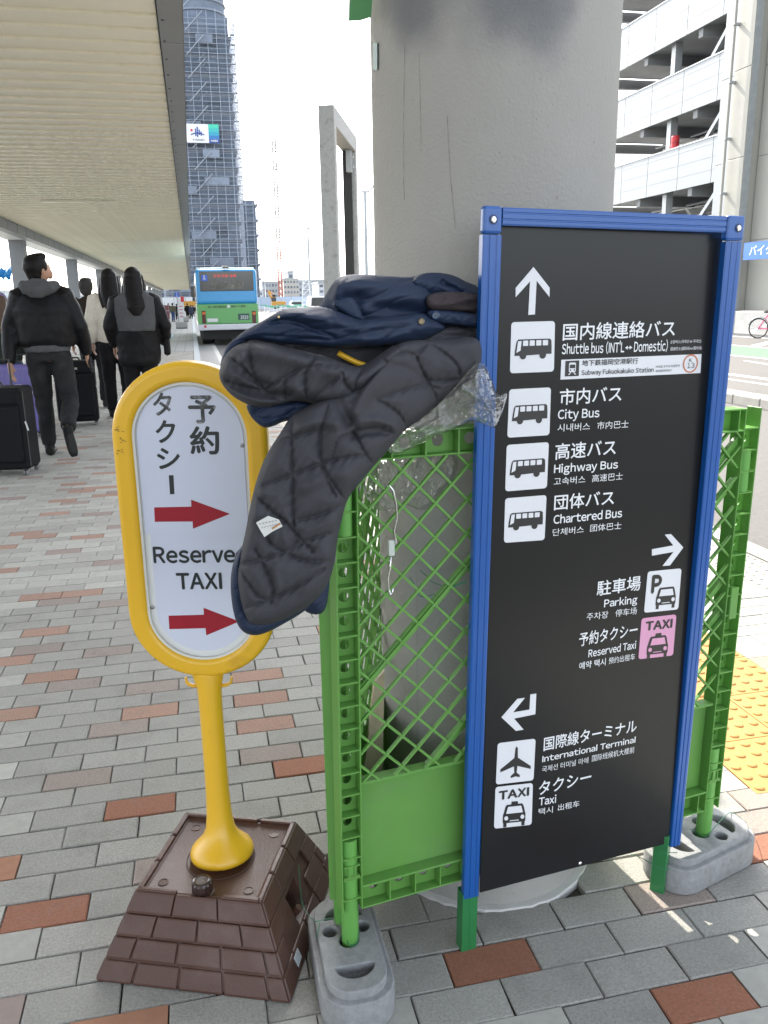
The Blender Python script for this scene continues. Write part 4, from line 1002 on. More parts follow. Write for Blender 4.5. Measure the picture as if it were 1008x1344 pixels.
# ================================================================== SCAFFOLDED TOWERS
scaf = mat('scaffold_tube', (.3, .34, .4), .5, .3); sheet = mat('blue_grey_mesh_sheet', (.15, .185, .235), .8, var=.15, vs=.15, col2=(.19, .22, .265), c2s=.3, c2t=(.45, .65)); slabm = mat('bare_concrete_floor', (.23, .26, .31), .8, var=.1, vs=.3)  # tower tones lightened: distance haze put into the base colours
def tower(Y, x0, x1, ztop, depth, label, seed, banner=False, lift=1.9, bay=1.8):
    rn = random.Random(seed); cx = (x0+x1)/2; t = thing('scaffolded_tower', label, 'building', (cx, Y, ROADZ)); hw = (x1-x0)/2; Hh = ztop-ROADZ
    nf = int(Hh/3.8)
    MB().box(-hw+1.2, hw-1.2, 1.4, depth-1, 0, Hh).build('core', sheet, t)
    for k in range(nf):
        MB().box(-hw+.7, hw-.7, .9, depth, k*3.8+3.2, k*3.8+3.7).build('floor_slab', slabm, t)
        for j in range(int((2*hw-3)/3.6)):
            if rn.random() < .6: MB().box(-hw+1.8+j*3.6, -hw+4.6+j*3.6, 1.25, 1.45, k*3.8+.6, k*3.8+2.9).build('window', mat('tower_glass', (.1, .13, .17), .4, rand=.4), t)
    s_ = MB(); nb = int(2*hw/bay); nl = int(Hh/lift)
    for i in range(nb+1):
        x = -hw+i*(2*hw/nb)
        for y in (0, .8): s_.bar((x, y, 0), (x, y, Hh+rn.uniform(.2, 1.4)), .1, .1)
    for k in range(nl+1):
        z = k*lift
        for y in (0, .8): s_.bar((-hw-.4, y, z), (hw+.4, y, z), .09, .09)
        s_.bar((-hw, 0, z+.95), (hw, 0, z+.95), .06, .06)
    for i in range(0, nb-1, 3):
        for k in range(nl):
            if rn.random() < .5: s_.bar((-hw+i*bay, -.05, k*lift), (-hw+(i+1)*bay, -.05, (k+1)*lift), .05, .05)
    for i in range(int(depth/bay)):
        for x in (-hw-.0, hw+.0): s_.bar((x, i*bay, 0), (x, i*bay, Hh+rn.uniform(.2, 1)), .1, .1)
    for k in range(nl+1):
        for x in (-hw, hw): s_.bar((x, -.4, k*lift), (x, depth, k*lift), .09, .09)
    struct(s_.build('scaffold_tubes', scaf, t), 'stuff')
    dk = MB()
    for k in range(nl): dk.box(-hw+.1, hw-.1, .1, .75, k*lift-.05, k*lift)
    struct(dk.build('scaffold_decks', mat('deck_board', (.2, .23, .27), .7), t), 'stuff')
    for k in range(nf*2 if nb > 7 else 0):
        if rn.random() < .4:
            a = rn.randrange(max(1, nb-3)); MB().box(-hw+a*bay, min(hw, -hw+(a+rn.choice((2, 3, 4)))*bay), -.12, -.06, k*lift+.1, k*lift+1.7).build('mesh_sheet', mat('pale_mesh_sheet', (.19, .225, .28), .8, rand=.25, var=.15, vs=.5), t)
    return t, hw
TY = 200
x1 = aty(314, 160, TY)[0]; zt = aty(300, 20, TY)[2]
tw, hw = tower(TY, -6, x1, zt, 24, 'very tall round topped tower wrapped in blue grey scaffolding beyond the canopy', 4, True)
stn = MB(); xs0 = aty(246, 160, TY)[0]-tw.location[0]
for k in range(15):
    z = 2+k*4.6; MB().bar((xs0+.8, -.6, z), (xs0+4.6, -.6, z+3.9), .14, .5).build('stair_flight', mat('pale_stair', (.3, .33, .37), .5), tw)
MB().lathe([(5.6, 0), (5.6, 12)], (aty(262, 10, TY)[0]-tw.location[0], 9, zt-2), n=24).build('round_top', sheet, tw)
for k in range(6): MB().lathe([(5.9, 0), (5.9, .4)], (aty(262, 10, TY)[0]-tw.location[0], 9, zt-2+k*2), n=24).build('top_ring', slabm, tw)
ban = thing('builder_banner', 'white and teal construction company banner hung on the tall scaffolded tower', 'banner', (0, TY-1.2, 0))
pa = aty(245.5, 187, TY-1.2); pb2 = aty(273, 163, TY-1.2); pc = aty(288, 186, TY-1.2)
wb = MB().box(pa[0], pb2[0], 0, .1, pa[2], pb2[2]).build('white_panel', wh, ban)
hB = pb2[2]-pa[2]
cols = [(.05, .5, .35), (.04, .4, .38), (.03, .3, .42), (.03, .16, .4)]
for i, c_ in enumerate(cols): MB().box(pb2[0]+.02, pc[0], 0, .1, pa[2]+hB*(.2+.2*(3-i)), pa[2]+hB*(.4+.2*(3-i))).build('colour_band', mat('banner_teal_%s' % 'abcd'[i], c_, .5), ban)
nb_ = MB().box(pb2[0]+.02, pc[0], 0, .1, pa[2], pa[2]+hB*.2).build('name_band', mat('banner_navy', (.02, .06, .25), .5), ban)
text_fit('大成建設', wh, nb_, pb2[0]+.3, pa[2]+.06*hB, pc[0]-.3, pa[2]+.18*hB, -.05, off=.02)
text_fit('TAISEI', bkf, wb, pa[0]+1.2, pa[2]+.1*hB, pb2[0]-1.0, pa[2]+.2*hB, -.05, 'latin', off=.02)
for i, (x, a, c_) in enumerate(((.42, .35, .75), (.5, .3, .85), (.58, .42, .7), (.66, .38, .6))):
    MB().box(pa[0]+x*(pb2[0]-pa[0])-.12, pa[0]+x*(pb2[0]-pa[0])+.14, -.06, 0, pa[2]+a*hB, pa[2]+c_*hB).build('emblem_bar', mat('emblem_navy', (.02, .06, .25), .5), wb)
MB().tube([(pa[0]+(.2+.6*i/8)*(pb2[0]-pa[0]), -.08, pa[2]+hB*(.42+.1*math.sin(PI*i/8))) for i in range(9)], .1, 5).build('emblem_arc', mat('emblem_navy', (.02, .06, .25), .5), wb)
MB().lathe([(.25, -.05), (.25, .05)], (0, 0, 0), 12).build('emblem_dot', mat('red_paint', (.55, .02, .03), .4), wb)
d_ = kids(wb)[-1] if kids(wb) else None
for o in kids(wb):
    if o.name.startswith('emblem_dot'): o.rotation_euler = (PI/2, 0, 0); o.location = (pa[0]+.24*(pb2[0]-pa[0]), -.06, pa[2]+.66*hB)
tower(235, aty(316, 320, 235)[0], aty(344, 320, 235)[0], aty(335, 262, 235)[2], 20, 'shorter scaffolded block just right of the tall tower', 9, lift=2.2)
# ================================================================== DISTANT SITE
def mast(px, py0, py1, Y, label):
    a = aty(px, py1, Y); b_ = aty(px-2, py0, Y); t = thing('crane_mast', label, 'crane', (a[0], Y, ROADZ))
    Hm = b_[2]-ROADZ; w_ = .35
    def lat(z0, z1, m, name):
        mb = MB()
        for sx in (-1, 1):
            for sy in (-1, 1): mb.bar((sx*w_, sy*w_, z0), (sx*w_, sy*w_, z1), .23, .23)
        z = z0; s_ = 1
        while z < z1-1.2:
            for (ax, ay, bx_, by_) in ((-w_, -w_, w_, -w_), (w_, -w_, w_, w_), (w_, w_, -w_, w_), (-w_, w_, -w_, -w_)):
                mb.bar((ax, ay, z), (bx_, by_, z+1.2), .12, .12)
            z += 1.2
        mb.build(name, m, t)
    lat(0, Hm*.42, mat('red_crane_paint', (.3, .08, .05), .5), 'lower_mast'); lat(Hm*.42, Hm*.8, mat('grey_crane_paint', (.17, .155, .14), .5), 'middle_mast'); lat(Hm*.82, Hm, mat('grey_crane_paint', (.3, .27, .25), .5), 'top_mast')
    MB().box(-.1, .1, -.1, .1, Hm*.79, Hm*.83).build('joint', galv, t)
    MB().box(-1.4, 1.4, -1.5, 1.5, .0, 1.6).build('base_machine', mat('red_crane_paint', (.35, .05, .03), .5), t, bevel=.1)
mast(369, 183, 396, 190, 'thin red and grey lattice crane mast standing above the building site')
def lamp(px, py_top, py_base, label, Y):
    a = aty(px, py_top, Y); t = thing('street_lamp', label, 'street lamp', (a[0], Y, ROADZ), 0, 'street lamps beyond the bus')
    Hm = a[2]-ROADZ
    MB().tube([(0, 0, 0), (0, 0, Hm)], [.2, .13], 10).build('pole', galv, t)
    MB().tube([(-.2, 0, Hm), (.3, 0, Hm), (.55, 0, Hm+.25), (.8, 0, Hm+.55)], .09, 8).build('arm', galv, t)
    MB().box(-.35, .35, -.12, .12, Hm-.02, Hm+.1).build('lamp_head', galv, t, bevel=.03)
lamp(404, 300, 400, 'street lamp nearest the crane mast, the shorter of the two', 112)
lamp(479, 252, 400, 'taller looking street lamp between the metal frame and the pillar', 78)
a = aty(316, 403, 170); b_ = aty(520, 387, 170)
hd = thing('site_hoarding', 'pale blue sheet hoarding along the building site behind the bus', 'hoarding', ((a[0]+b_[0])/2, 170, ROADZ))
x = a[0]
while x < b_[0]: MB().box(x+.02, x+1.96, 170, 170.1, ROADZ, b_[2]).build('hoarding_panel', mat('pale_blue_panel', (.42, .5, .6), .5, rand=.05), hd, world=True); x += 2
a = aty(190, 405, 140); b_ = aty(252, 392, 140)
hd2 = thing('site_hoarding', 'white hoarding closing the far end of the covered walkway', 'hoarding', ((a[0]+b_[0])/2, 158, ROADZ))
x = -25
while x < 1.0: MB().box(x+.02, x+1.96, 158, 158.1, ROADZ, 2.3).build('hoarding_panel', mat('white_panel', (.62, .65, .68), .5, rand=.04), hd2, world=True); x += 2
bm2 = mat('far_facade_beige', (.42, .4, .37), .8, var=.12, vs=.3); bm3 = mat('far_facade_grey', (.34, .36, .38), .8, var=.1, vs=.3); wn = mat('far_window', (.12, .15, .18), .3, rand=.4)
def farb(px0, px1, pyt, Y, m, label, nx, nz):
    a = aty(px0, pyt, Y); b_ = aty(px1, pyt, Y); t = thing('distant_building', label, 'building', ((a[0]+b_[0])/2, Y, ROADZ)); hw = (b_[0]-a[0])/2; Hh = a[2]-ROADZ
    MB().box(-hw, hw, 0, 14, 0, Hh).build('wall', m, t)
    MB().box(-hw-.2, hw+.2, -.2, 14.2, Hh, Hh+.5).build('roof_edge', galv, t)
    for i in range(nx):
        for k in range(nz):
            x = -hw+(i+.2)*2*hw/nx; z = (k+.3)*Hh/nz; MB().box(x, x+1.2*hw/nx, -.08, .1, z, z+.45*Hh/nz).build('window', wn, t)
farb(348, 372, 371, 300, bm3, 'low grey distant block behind the excavator', 6, 4)
farb(372, 392, 367, 280, bm2, 'beige distant apartment block right of the crane mast', 5, 5)
farb(392, 425, 369, 320, bm3, 'long grey distant block behind the shorter street lamp', 9, 4)
farb(418, 447, 372, 250, mat('far_facade_white', (.55, .57, .6), .7), 'white distant block beside the metal frame', 4, 4)
farb(447, 500, 374, 330, bm2, 'beige distant block seen left of the pillar', 8, 4)
farb(378, 385, 357, 330, bm3, 'slim grey chimney like tower on the skyline', 1, 3)
farb(186, 246, 382.5, 230, mat('far_dark_facade', (.14, .16, .19), .7, var=.2, vs=.2), 'dark blue grey building beyond the end of the canopy', 10, 4)
hl = MB(); rn = random.Random(8)
hp = [(-200+i*12, 640+rn.uniform(-6, 6), 0) for i in range(60)]
vs = []; 
for i, p in enumerate(hp): h = 9+4*math.sin(i*.31)+3*math.sin(i*.83+1)+rn.uniform(0, 2); vs += [(p[0], 620, ROADZ-1), (p[0], 660, h), (p[0], 760, ROADZ-1)]
fs = []
for i in range(59):
    for j in range(2): fs.append((i*3+j, i*3+3+j, i*3+4+j, i*3+1+j))
hl.add(vs, fs); struct(hl.build('hills', mat('far_hills', (.3, .32, .32), .9, var=.3, vs=.05)))
def excavator(px, py, Y, sc, label, flip=1):
    a = aty(px, py, Y); t = thing('excavator', label, 'excavator', (a[0], Y, ROADZ), 0); t.scale = (sc*flip, sc, sc)
    ym = mat('excavator_orange', (.6, .3, .05), .5, var=.1); dk = tyre
    for s_ in (-1, 1): MB().box(-1.7, 1.7, s_*1.0-.3, s_*1.0+.3, 0, .75).build('track', dk, t, bevel=.3, segs=3)
    MB().box(-1.3, 1.9, -1.1, 1.1, .85, 1.9).build('body', ym, t, bevel=.15)
    MB().box(-1.35, -.3, -1.1, 0, 1.9, 2.8).build('cab', bglass, t, bevel=.08); MB().box(-1.38, -.28, -1.12, .02, 2.78, 2.88).build('cab_roof', ym, t)
    MB().tube([(-.6, .3, 1.5), (-1.6, .3, 3.4), (-1.9, .3, 4.3)], [.3, .26, .2], 8).build('boom', ym, t); MB().tube([(-1.9, .3, 4.3), (-.8, .3, 3.4)], [.2, .14], 8).build('arm', ym, t)
    MB().box(-1.0, -.3, 0, .6, 2.9, 3.4).build('bucket', dk, t, bevel=.1)
excavator(364, 402, 150, .75, 'orange excavator working in front of the pale blue hoarding')
excavator(251, 401, 150, .9, 'orange excavator half hidden at the end of the walkway', -1)
def car(px, Y, label, m, van=False, L_=4.4):
    a = aty(px, 400, Y); t = thing('parked_car', label, 'car', (a[0], Y, ROADZ), 0)
    W_ = .85; h = 1.9 if van else 1.45
    body = MB(); pr = [(-W_, .3), (-W_, .95), (-W_+.1, h-.1), (-W_+.2, h), (W_-.2, h), (W_-.1, h-.1), (W_, .95), (W_, .3)]
    MB().prism(pr, 1.3, L_-.2 if van else L_-.9).build('cabin', m, t, bevel=.06); MB().box(-W_, W_, 0, L_, .3, .95).build('body', m, t, bevel=.12, segs=3)
    MB().prism([(-W_+.1, .98), (-W_+.2, h-.14), (W_-.2, h-.14), (W_-.1, .98)], 1.26, 1.3).build('windscreen', bglass, t)
    for s_ in (-1, 1):
        MB().box(s_*.62-.14, s_*.62+.14, -.02, .02, .62, .76).build('headlight', wh, t)
        for yy in (.8, L_-.8):
            m_ = MB().lathe([(.2, -.1), (.3, -.1), (.31, .1), (.2, .1)], n=16); m_.v = [(z+s_*.75, x+yy, y+.31) for x, y, z in m_.v]; m_.build('wheel', tyre, t)
car(421, 82, 'white van facing the camera behind the jacket, beside the barriers', mat('car_white', (.7, .7, .7), .3, coat=.5), True)
car(391, 120, 'small pale car parked beyond the excavator', mat('car_silver', (.4, .45, .45), .3, coat=.5))
# site barriers
for i in range(12):
    p = gp(346+i*7.5, 409+(i % 3)*3, ROADZ); t = thing('road_barrier', ['first (leftmost) low site barrier beside the bus', 'second low site barrier counting from the bus', 'third low site barrier counting from the bus', 'fourth low site barrier counting from the bus', 'fifth low site barrier counting from the bus', 'sixth low site barrier counting from the bus', 'seventh low site barrier counting from the bus', 'eighth low site barrier, just behind the jacket', 'ninth low site barrier counting from the bus', 'tenth low site barrier counting from the bus', 'eleventh low site barrier counting from the bus', 'last low site barrier, nearest the metal frame'][i], 'barrier', tuple(p), 0, 'low site barriers beyond the bus')
    for z in (.35, .6, .85): MB().box(-.6, .6, -.03, .03, z, z+.12).build('rail', wh if z < .8 else mat('barrier_green', (.1, .4, .25), .5), t)
    for x in (-.55, .55): MB().box(x-.03, x+.03, -.2, .2, 0, .95).build('leg', wh, t)
# lattice white tower-like gate post near van
p = aty(403, 408, 95); t = thing('site_mast', 'small white lattice post beside the white van', 'post', (p[0], 95, ROADZ)); mb = MB()
for sx in (-.3, .3): mb.bar((sx*2, 0, 0), (sx, 0, 3.6), .1, .1)
for k in range(6): mb.bar((-.5+k*.04, 0, .3+k*.6), (.5-k*.04, 0, .3+k*.6), .08, .08); mb.bar((-.5+k*.04, 0, .3+k*.6), (.45-k*.04, 0, .9+k*.6), .06, .06)
mb.build('lattice', wh, t)
# ================================================================== METAL PORTAL FRAME
ms = mat('speckled_grey_steel', (.33, .34, .33), .5, .25, var=.12, vs=60, bump=.3, bs=200, col2=(.25, .25, .24), c2s=30, c2t=(.55, .6))
a = aty(438, 137, 5.0); ztop = a[2]; xa = a[0]; dist = ray(468, 180); t1 = (ztop-H)/dist[2]; far_pt = (dist[0]*t1, dist[1]*t1)
dx, dy = far_pt[0]-xa, far_pt[1]-5.0; Lf = math.hypot(dx, dy); yaw_ = math.atan2(dy, dx)
st_ = thing('metal_portal_frame', 'tall speckled grey metal frame standing on the plaza behind the jacket', 'frame', (xa, 5.0, 0), yaw_)
wl = (aty(438, 137, 5.0)[0]-aty(417, 137, 5.0)[0])
MB().box(0, .075, 0, wl, 0, ztop).build('near_leg', ms, st_, bevel=.004)
MB().box(Lf-.075, Lf, 0, wl, 0, ztop).build('far_leg', ms, st_, bevel=.004)
MB().box(.075, Lf-.075, 0, wl, ztop-.1, ztop).build('top_beam', ms, st_, bevel=.004)
MB().box(.03, Lf-.03, wl*.72, wl*.85, .3, ztop-.1).build('inner_panel', mat('pale_panel', (.42, .42, .37), .6), st_) if False else None
MB().box(Lf-.16, Lf-.075, .02, .055, ztop-.24, ztop-.1).build('corner_bracket', galv, st_, bevel=.003)
for z in (.14, .2): 
    t = MB().lathe([(.012, 0), (.012, .012)], n=6); t.v = [(x+Lf-.118, .02-zz2, y+ztop-z) for x, y, zz2 in t.v]; t.build('bolt', steel, st_)
MB().box(Lf-.1, Lf-.085, wl*.3, wl*.95, .02, ztop-.1).build('rubber_seal', mat('black_rubber', (.02, .02, .02), .6), st_)
# ================================================================== WALKWAY FURNITURE (far)
def totem():
    a = gp(239, 421.5); t = thing('bus_stop_totem', 'white bus stop totem with red header far down the walkway', 'bus stop sign', tuple(a)); 
    s_ = a[1]/1088; W_ = 7*s_/2; Hh = 27*s_
    pn = MB().box(-W_, W_, -.1, .1, 0, Hh).build('body', wh, t)
    MB().box(W_*.1, W_*1.2, -.13, .13, Hh*.86, Hh*1.1).build('header', mat('red_paint', (.55, .02, .03), .4), t)
    for k in range(4): MB().box(-W_*.7, W_*.5, -.12, -.1, Hh*(.2+.15*k), Hh*(.23+.15*k)).build('text_line', mat('red_paint', (.55, .02, .03), .4), t)
    a = gp(235, 424); t = thing('stop_number_sign', 'blue square sign with the number 1 on a thin pole over the far queue', 'sign', tuple(a)); s_ = a[1]/1088
    MB().tube([(0, 0, 0), (0, 0, 38*s_)], .04, 8).build('pole', galv, t)
    bd = MB().box(-2.3*s_, 2.3*s_, -.05, .05, 31*s_, 37*s_).build('board', mat('sticker_blue', (.03, .12, .6), .4), t)
    text_fit('1', wh, bd, -.8*s_, 32*s_, .8*s_, 36*s_, -.06, 'latin', off=.04)
totem()
for (x0, x1, yt, yb, nm) in ((231, 246.5, 423.5, 431.5, 'long low grey concrete bench block nearest on the far walkway'), (241, 248, 416.5, 422.5, 'smaller grey concrete block behind the long one on the walkway')):
    a = gp(x0, yb); b_ = gp(x1, yb); t = thing('concrete_block', nm, 'concrete block', ((a[0]+b_[0])/2, a[1], 0)); hw = (b_[0]-a[0])/2; hh = (yb-yt)*a[1]/1088
    MB().box(-hw, hw, 0, hw*1.2, .04, hh).build('body', conc, t, bevel=.02); MB().box(-hw*.9, hw*.9, .1, hw, 0, .06).build('plinth', asphalt, t)
# low glass wall left of the walkway
gw = thing('glass_wall', 'low pale glass and white panel wall left of the walkway columns', 'wall', (-11.5, 50, 0))
gp_ = mat('pale_glass_panel', (.45, .56, .6), .2, var=.1, vs=.5, rand=.15)
yy = 12
while yy < 150:
    MB().box(-11.5, -11.44, yy+.05, yy+1.95, .3, 2.3).build('glass_panel', gp_, gw, world=True)
    MB().box(-11.55, -11.4, yy-.05, yy+.05, 0, 2.5).build('mullion', wh, gw, world=True); yy += 2
MB().box(-11.6, -11.35, 12, 150, 2.3, 2.5).build('top_rail', wh, gw, world=True); MB().box(-11.6, -11.35, 12, 150, 0, .3).build('base_rail', conc, gw, world=True)
aw = thing('blue_awning', 'blue gathered awning far at the left edge above the people', 'awning', (-9.5, 38, 0))
mb = MB(); rn = random.Random(2)
p0, p1 = aty(-30, 352, 38), aty(17, 366, 38)
nx = 24; vs = []
for i in range(nx+1):
    for j in range(6):
        x = p0[0]+(p1[0]-p0[0])*i/nx; z = p0[2]+(p1[2]-p0[2])*j/5; vs.append((x, 38+.25*math.sin(i*1.3+j*.8)-.1*j, z+.08*math.sin(i*1.9)))
fs = [(i*6+j, i*6+6+j, i*6+7+j, i*6+1+j) for i in range(nx) for j in range(5)]
o = mb.add(vs, fs).build('cloth', mat('bright_blue_cloth', (.05, .32, .6), .6, trans=.3), aw, world=True, smooth=True); so_ = o.modifiers.new('s', 'SOLIDIFY'); so_.thickness = .03
MB().tube([(p0[0], 38.2, 0), (p0[0], 38.2, p0[2])], .05, 8).tube([(p1[0], 38.2, 0), (p1[0], 38.2, p0[2])], .05, 8).build('posts', galv, aw, world=True)
# ================================================================== PEOPLE
skin = mat('skin', (.42, .24, .16), .55, var=.05); blackc = mat('black_cloth', (.008, .008, .009), .75, spec=.18, var=.15, vs=6, bump=.4, bs=60)
leather = mat('black_leather', (.006, .006, .007), .5, spec=.18, var=.08, vs=8, bump=.3, bs=40); hairm = mat('black_hair', (.006, .005, .005), .5, spec=.2, var=.3, vs=30, bump=.6, bs=60)
denimb = mat('black_denim', (.02, .021, .022), .85, spec=.18, var=.3, vs=9, bump=.5, bs=150, col2=(.045, .045, .047), c2s=3)
greyk = mat('grey_knit', (.075, .078, .08), .9, spec=.18, var=.12, vs=20, bump=.6, bs=200); creamk = mat('cream_boucle', (.6, .56, .47), .95, var=.15, vs=60, bump=1, bs=90)
brownc = mat('dark_brown_cloth', (.025, .019, .015), .8, spec=.18, var=.15, vs=8); jeans = mat('blue_jeans', (.04, .075, .16), .85, spec=.18, var=.2, vs=10); shoem = mat('black_shoe', (.015, .015, .015), .45, spec=.18)
ctex = bpy.data.textures.new('folds', 'CLOUDS'); ctex.noise_scale = .12; ctex.noise_depth = 2
ctex2 = bpy.data.textures.new('fine_folds', 'CLOUDS'); ctex2.noise_scale = .03
def skinmesh(mb, name, m, parent, vox=.012, disp=0, tex=None, sm=4):
    o = mb.build(name, m, parent, smooth=True)
    r = o.modifiers.new('remesh', 'REMESH'); r.mode = 'VOXEL'; r.voxel_size = vox; r.use_smooth_shade = True
    if sm: s_ = o.modifiers.new('smooth', 'SMOOTH'); s_.iterations = sm; s_.factor = .5
    if disp:
        d = o.modifiers.new('disp', 'DISPLACE'); d.texture = tex or ctex; d.strength = disp; d.mid_level = .5; d.texture_coords = 'LOCAL'
    return o
def V3(*a): return Vector(a)
def hand(mb, wrist, d, side, s=1.0):
    """palm with five separate, slightly curled fingers; d = direction of the fingers, side = outward"""
    d = Vector(d).normalized(); side = Vector(side); side = (side-d*side.dot(d)).normalized(); nrm = d.cross(side)
    w = Vector(wrist)
    mb.tube([w-d*.02, w+d*.03, w+d*.085], [(.026, .02), (.04, .017), (.04, .014)], 10, ref=nrm)
    for i, L_ in enumerate((.068, .078, .073, .058)):
        b_ = w+d*.08+side*(.028-.0185*i)
        mb.tube([b_-d*.02, b_+d*L_*.45+nrm*.004, b_+d*L_*.8+nrm*.016, b_+d*L_+nrm*.03], [.0095, .009, .0085, .006], 7, ref=nrm)
    b_ = w+d*.02+side*.03
    mb.tube([b_, b_+d*.03+side*.02+nrm*.006, b_+d*.06+side*.026+nrm*.014], [.012, .0105, .008], 7, ref=nrm)
def human(label, base, h, rotz, P, group=None, lod=1.0, extras=None):
    """P: pose and dress"""
    t = thing('person', label, 'person', tuple(base), rotz, group); s = h/1.75; t.scale = (s, s, s)
    vx = .013*lod
    J = dict(pel=V3(0, 0, .93), wai=V3(0, 0, 1.07), che=V3(0, .0, 1.28), nek=V3(0, 0, 1.46), hea=V3(0, .015, 1.62),
             sL=V3(-.18, 0, 1.40), sR=V3(.18, 0, 1.40), eL=V3(-.25, -.03, 1.12), eR=V3(.25, -.03, 1.12), wL=V3(-.27, .06, .87), wR=V3(.27, .06, .87),
             hL=V3(-.09, 0, .9), hR=V3(.09, 0, .9), kL=V3(-.1, .06, .5), kR=V3(.1, -.0, .5), aL=V3(-.1, .0, .09), aR=V3(.1, -.12, .1), tL=V3(-.11, .2, .03), tR=V3(.11, .06, .03))
    for k, v in P.get('J', {}).items(): J[k] = Vector(v)
    turn = P.get('turn', 0); tilt = P.get('tilt', 0)
    HM = Matrix.Rotation(turn, 3, 'Z') @ Matrix.Rotation(tilt, 3, 'X')
    b = MB(); wd = P.get('w', 1.0)
    b.tube([J['pel']-V3(0, 0, .08), J['pel'], J['wai'], J['che'], J['nek']-V3(0, 0, .06), J['nek'], J['nek']+V3(0, .0, .06)], [(.13, .1), (.15, .105), (.13, .095), (.155, .105), (.13, .08), (.055, .055), (.052, .052)], 16)
    b.ell(J['hea'], (.078, .098, .118), 18, 12, HM)
    b.ell(J['hea']+HM @ V3(0, .085, -.055), (.045, .03, .05), 10, 8, HM)             # jaw
    b.ell(J['hea']+HM @ V3(0, .103, -.012), (.012, .018, .022), 8, 6, HM)            # nose
    for sx in (-1, 1): b.ell(J['hea']+HM @ V3(sx*.081, -.005, -.01), (.01, .02, .032), 8, 6, HM)   # ears
    for k in 'LR':
        b.tube([J['s'+k], (J['s'+k]+J['e'+k])/2, J['e'+k], (J['e'+k]+J['w'+k]*1)/2, J['w'+k]], [.055, .045, .037, .038, .024], 10)
        sx = -1 if k == 'L' else 1; hd = P.get('hand'+k, (0, .15, -1)); hand(b, J['w'+k], hd, (-sx*.2, 1, 0))
        b.tube([J['h'+k], (J['h'+k]+J['k'+k])/2, J['k'+k], (J['k'+k]*.6+J['a'+k]*.4), J['a'+k]], [.085, .07, .05, .052, .034], 12)
    skinmesh(b, 'body', skin, t, vx*.75, sm=2)
    # face details
    fm_ = MB()
    for sx in (-1, 1): fm_.ell(J['hea']+HM @ V3(sx*.03, .092, .012), (.012, .006, .006), 8, 6, HM)
    fm_.build('eyes', mat('eye_dark', (.03, .02, .02), .3), t, smooth=True)
    MB().ell(J['hea']+HM @ V3(0, .108, -.055), (.02, .006, .006), 8, 6, HM).build('mouth', mat('lips', (.3, .1, .09), .5), t, smooth=True)
    # hair
    hr = MB(); st = P.get('hair', 'short')
    hr.ell(J['hea']+HM @ V3(0, -.018, .025), (.094, .104, .106), 18, 12, HM)
    hr.ell(J['hea']+HM @ V3(0, -.05, -.03), (.078, .06, .085), 14, 10, HM)
    if st == 'short':
        for sx in (-1, 1): hr.ell(J['hea']+HM @ V3(sx*.03, .03, .095), (.05, .06, .035), 10, 8, HM)
    if st == 'long':
        hz_ = J['hea']
        hr.tube([hz_+V3(0, -.03, .07), hz_+V3(0, -.075, -.05), hz_+V3(-.0, -.13, -.17), hz_+V3(.02, -.185, -.29), hz_+V3(.02, -.2, -.37)], [(.085, .07), (.1, .07), (.1, .055), (.095, .04), (.04, .012)], 16)
        for sx in (-1, 1): hr.tube([hz_+V3(sx*.07, .0, .04), hz_+V3(sx*.09, .0, -.08), hz_+V3(sx*.1, -.09, -.2), hz_+V3(sx*.085, -.16, -.32)], [.035, .035, .03, .012], 8)
    skinmesh(hr, 'hair', P.get('hairm', hairm), t, vx*.6, .006, ctex2, 2)
    # trousers
    tr = MB()
    tr.tube([J['pel']+V3(0, 0, .09), J['pel'], J['pel']-V3(0, 0, .08)], [(.16, .115), (.175, .125), (.16, .12)], 16)
    for k in 'LR':
        e_ = (J['k'+k]*.12+J['a'+k]*.88)
        tr.tube([J['h'+k]+V3(0, 0, .02), (J['h'+k]+J['k'+k])/2, J['k'+k], (J['k'+k]+J['a'+k])/2, e_, e_+(J['a'+k]-J['k'+k]).normalized()*.04], [(.1, .11), (.092, .095), (.078, .08), (.072, .075), (.066, .07), (.06, .066)], 14)
    skinmesh(tr, 'trousers', P.get('trm', denimb), t, vx, .03, ctex, 3)
    # shoes
    for k in 'LR':
        sh_ = MB(); a_ = J['a'+k]; to = J['t'+k]; dr = (to-a_); dr.normalize(); up = V3(0, 0, 1)
        heel = a_-dr*.05-V3(0, 0, .04); 
        sh_.tube([a_+V3(0, 0, .03), a_-V3(0, 0, .03)], [.048, .045], 10)
        sh_.tube([a_-dr*.06-up*.045, a_-up*.05, (a_+to)/2-up*.02, to, to+dr*.04], [(.036, .035), (.044, .04), (.048, .035), (.046, .028), (.03, .02)], 12, ref=(0, 0, 1))
        skinmesh(sh_, 'shoe', P.get('shoem', shoem), t, vx*.8, sm=2)
    # upper garment
    j = MB(); lo = P.get('hem', .98); puff = P.get('puff', 1.0)
    zs = [lo, lo+.05, (lo+1.28)/2, 1.28, 1.4, 1.455, 1.49]
    sh = J['nek']*0
    j.tube([V3(J['pel'].x, J['pel'].y, zs[0]), V3(J['pel'].x, J['pel'].y, zs[1]), V3(J['wai'].x, J['wai'].y, zs[2]), V3(J['che'].x, J['che'].y, zs[3]), V3(J['nek'].x, J['nek'].y, zs[4]), V3(J['nek'].x, J['nek'].y, zs[5]), V3(J['nek'].x, J['nek'].y, zs[6])],
           [(.165*puff*wd, .13*puff), (.185*puff*wd, .145*puff), (.19*puff*wd, .15*puff), (.2*puff*wd, .15*puff), (.175*wd, .125), (.12, .1), (.07, .075)], 20)
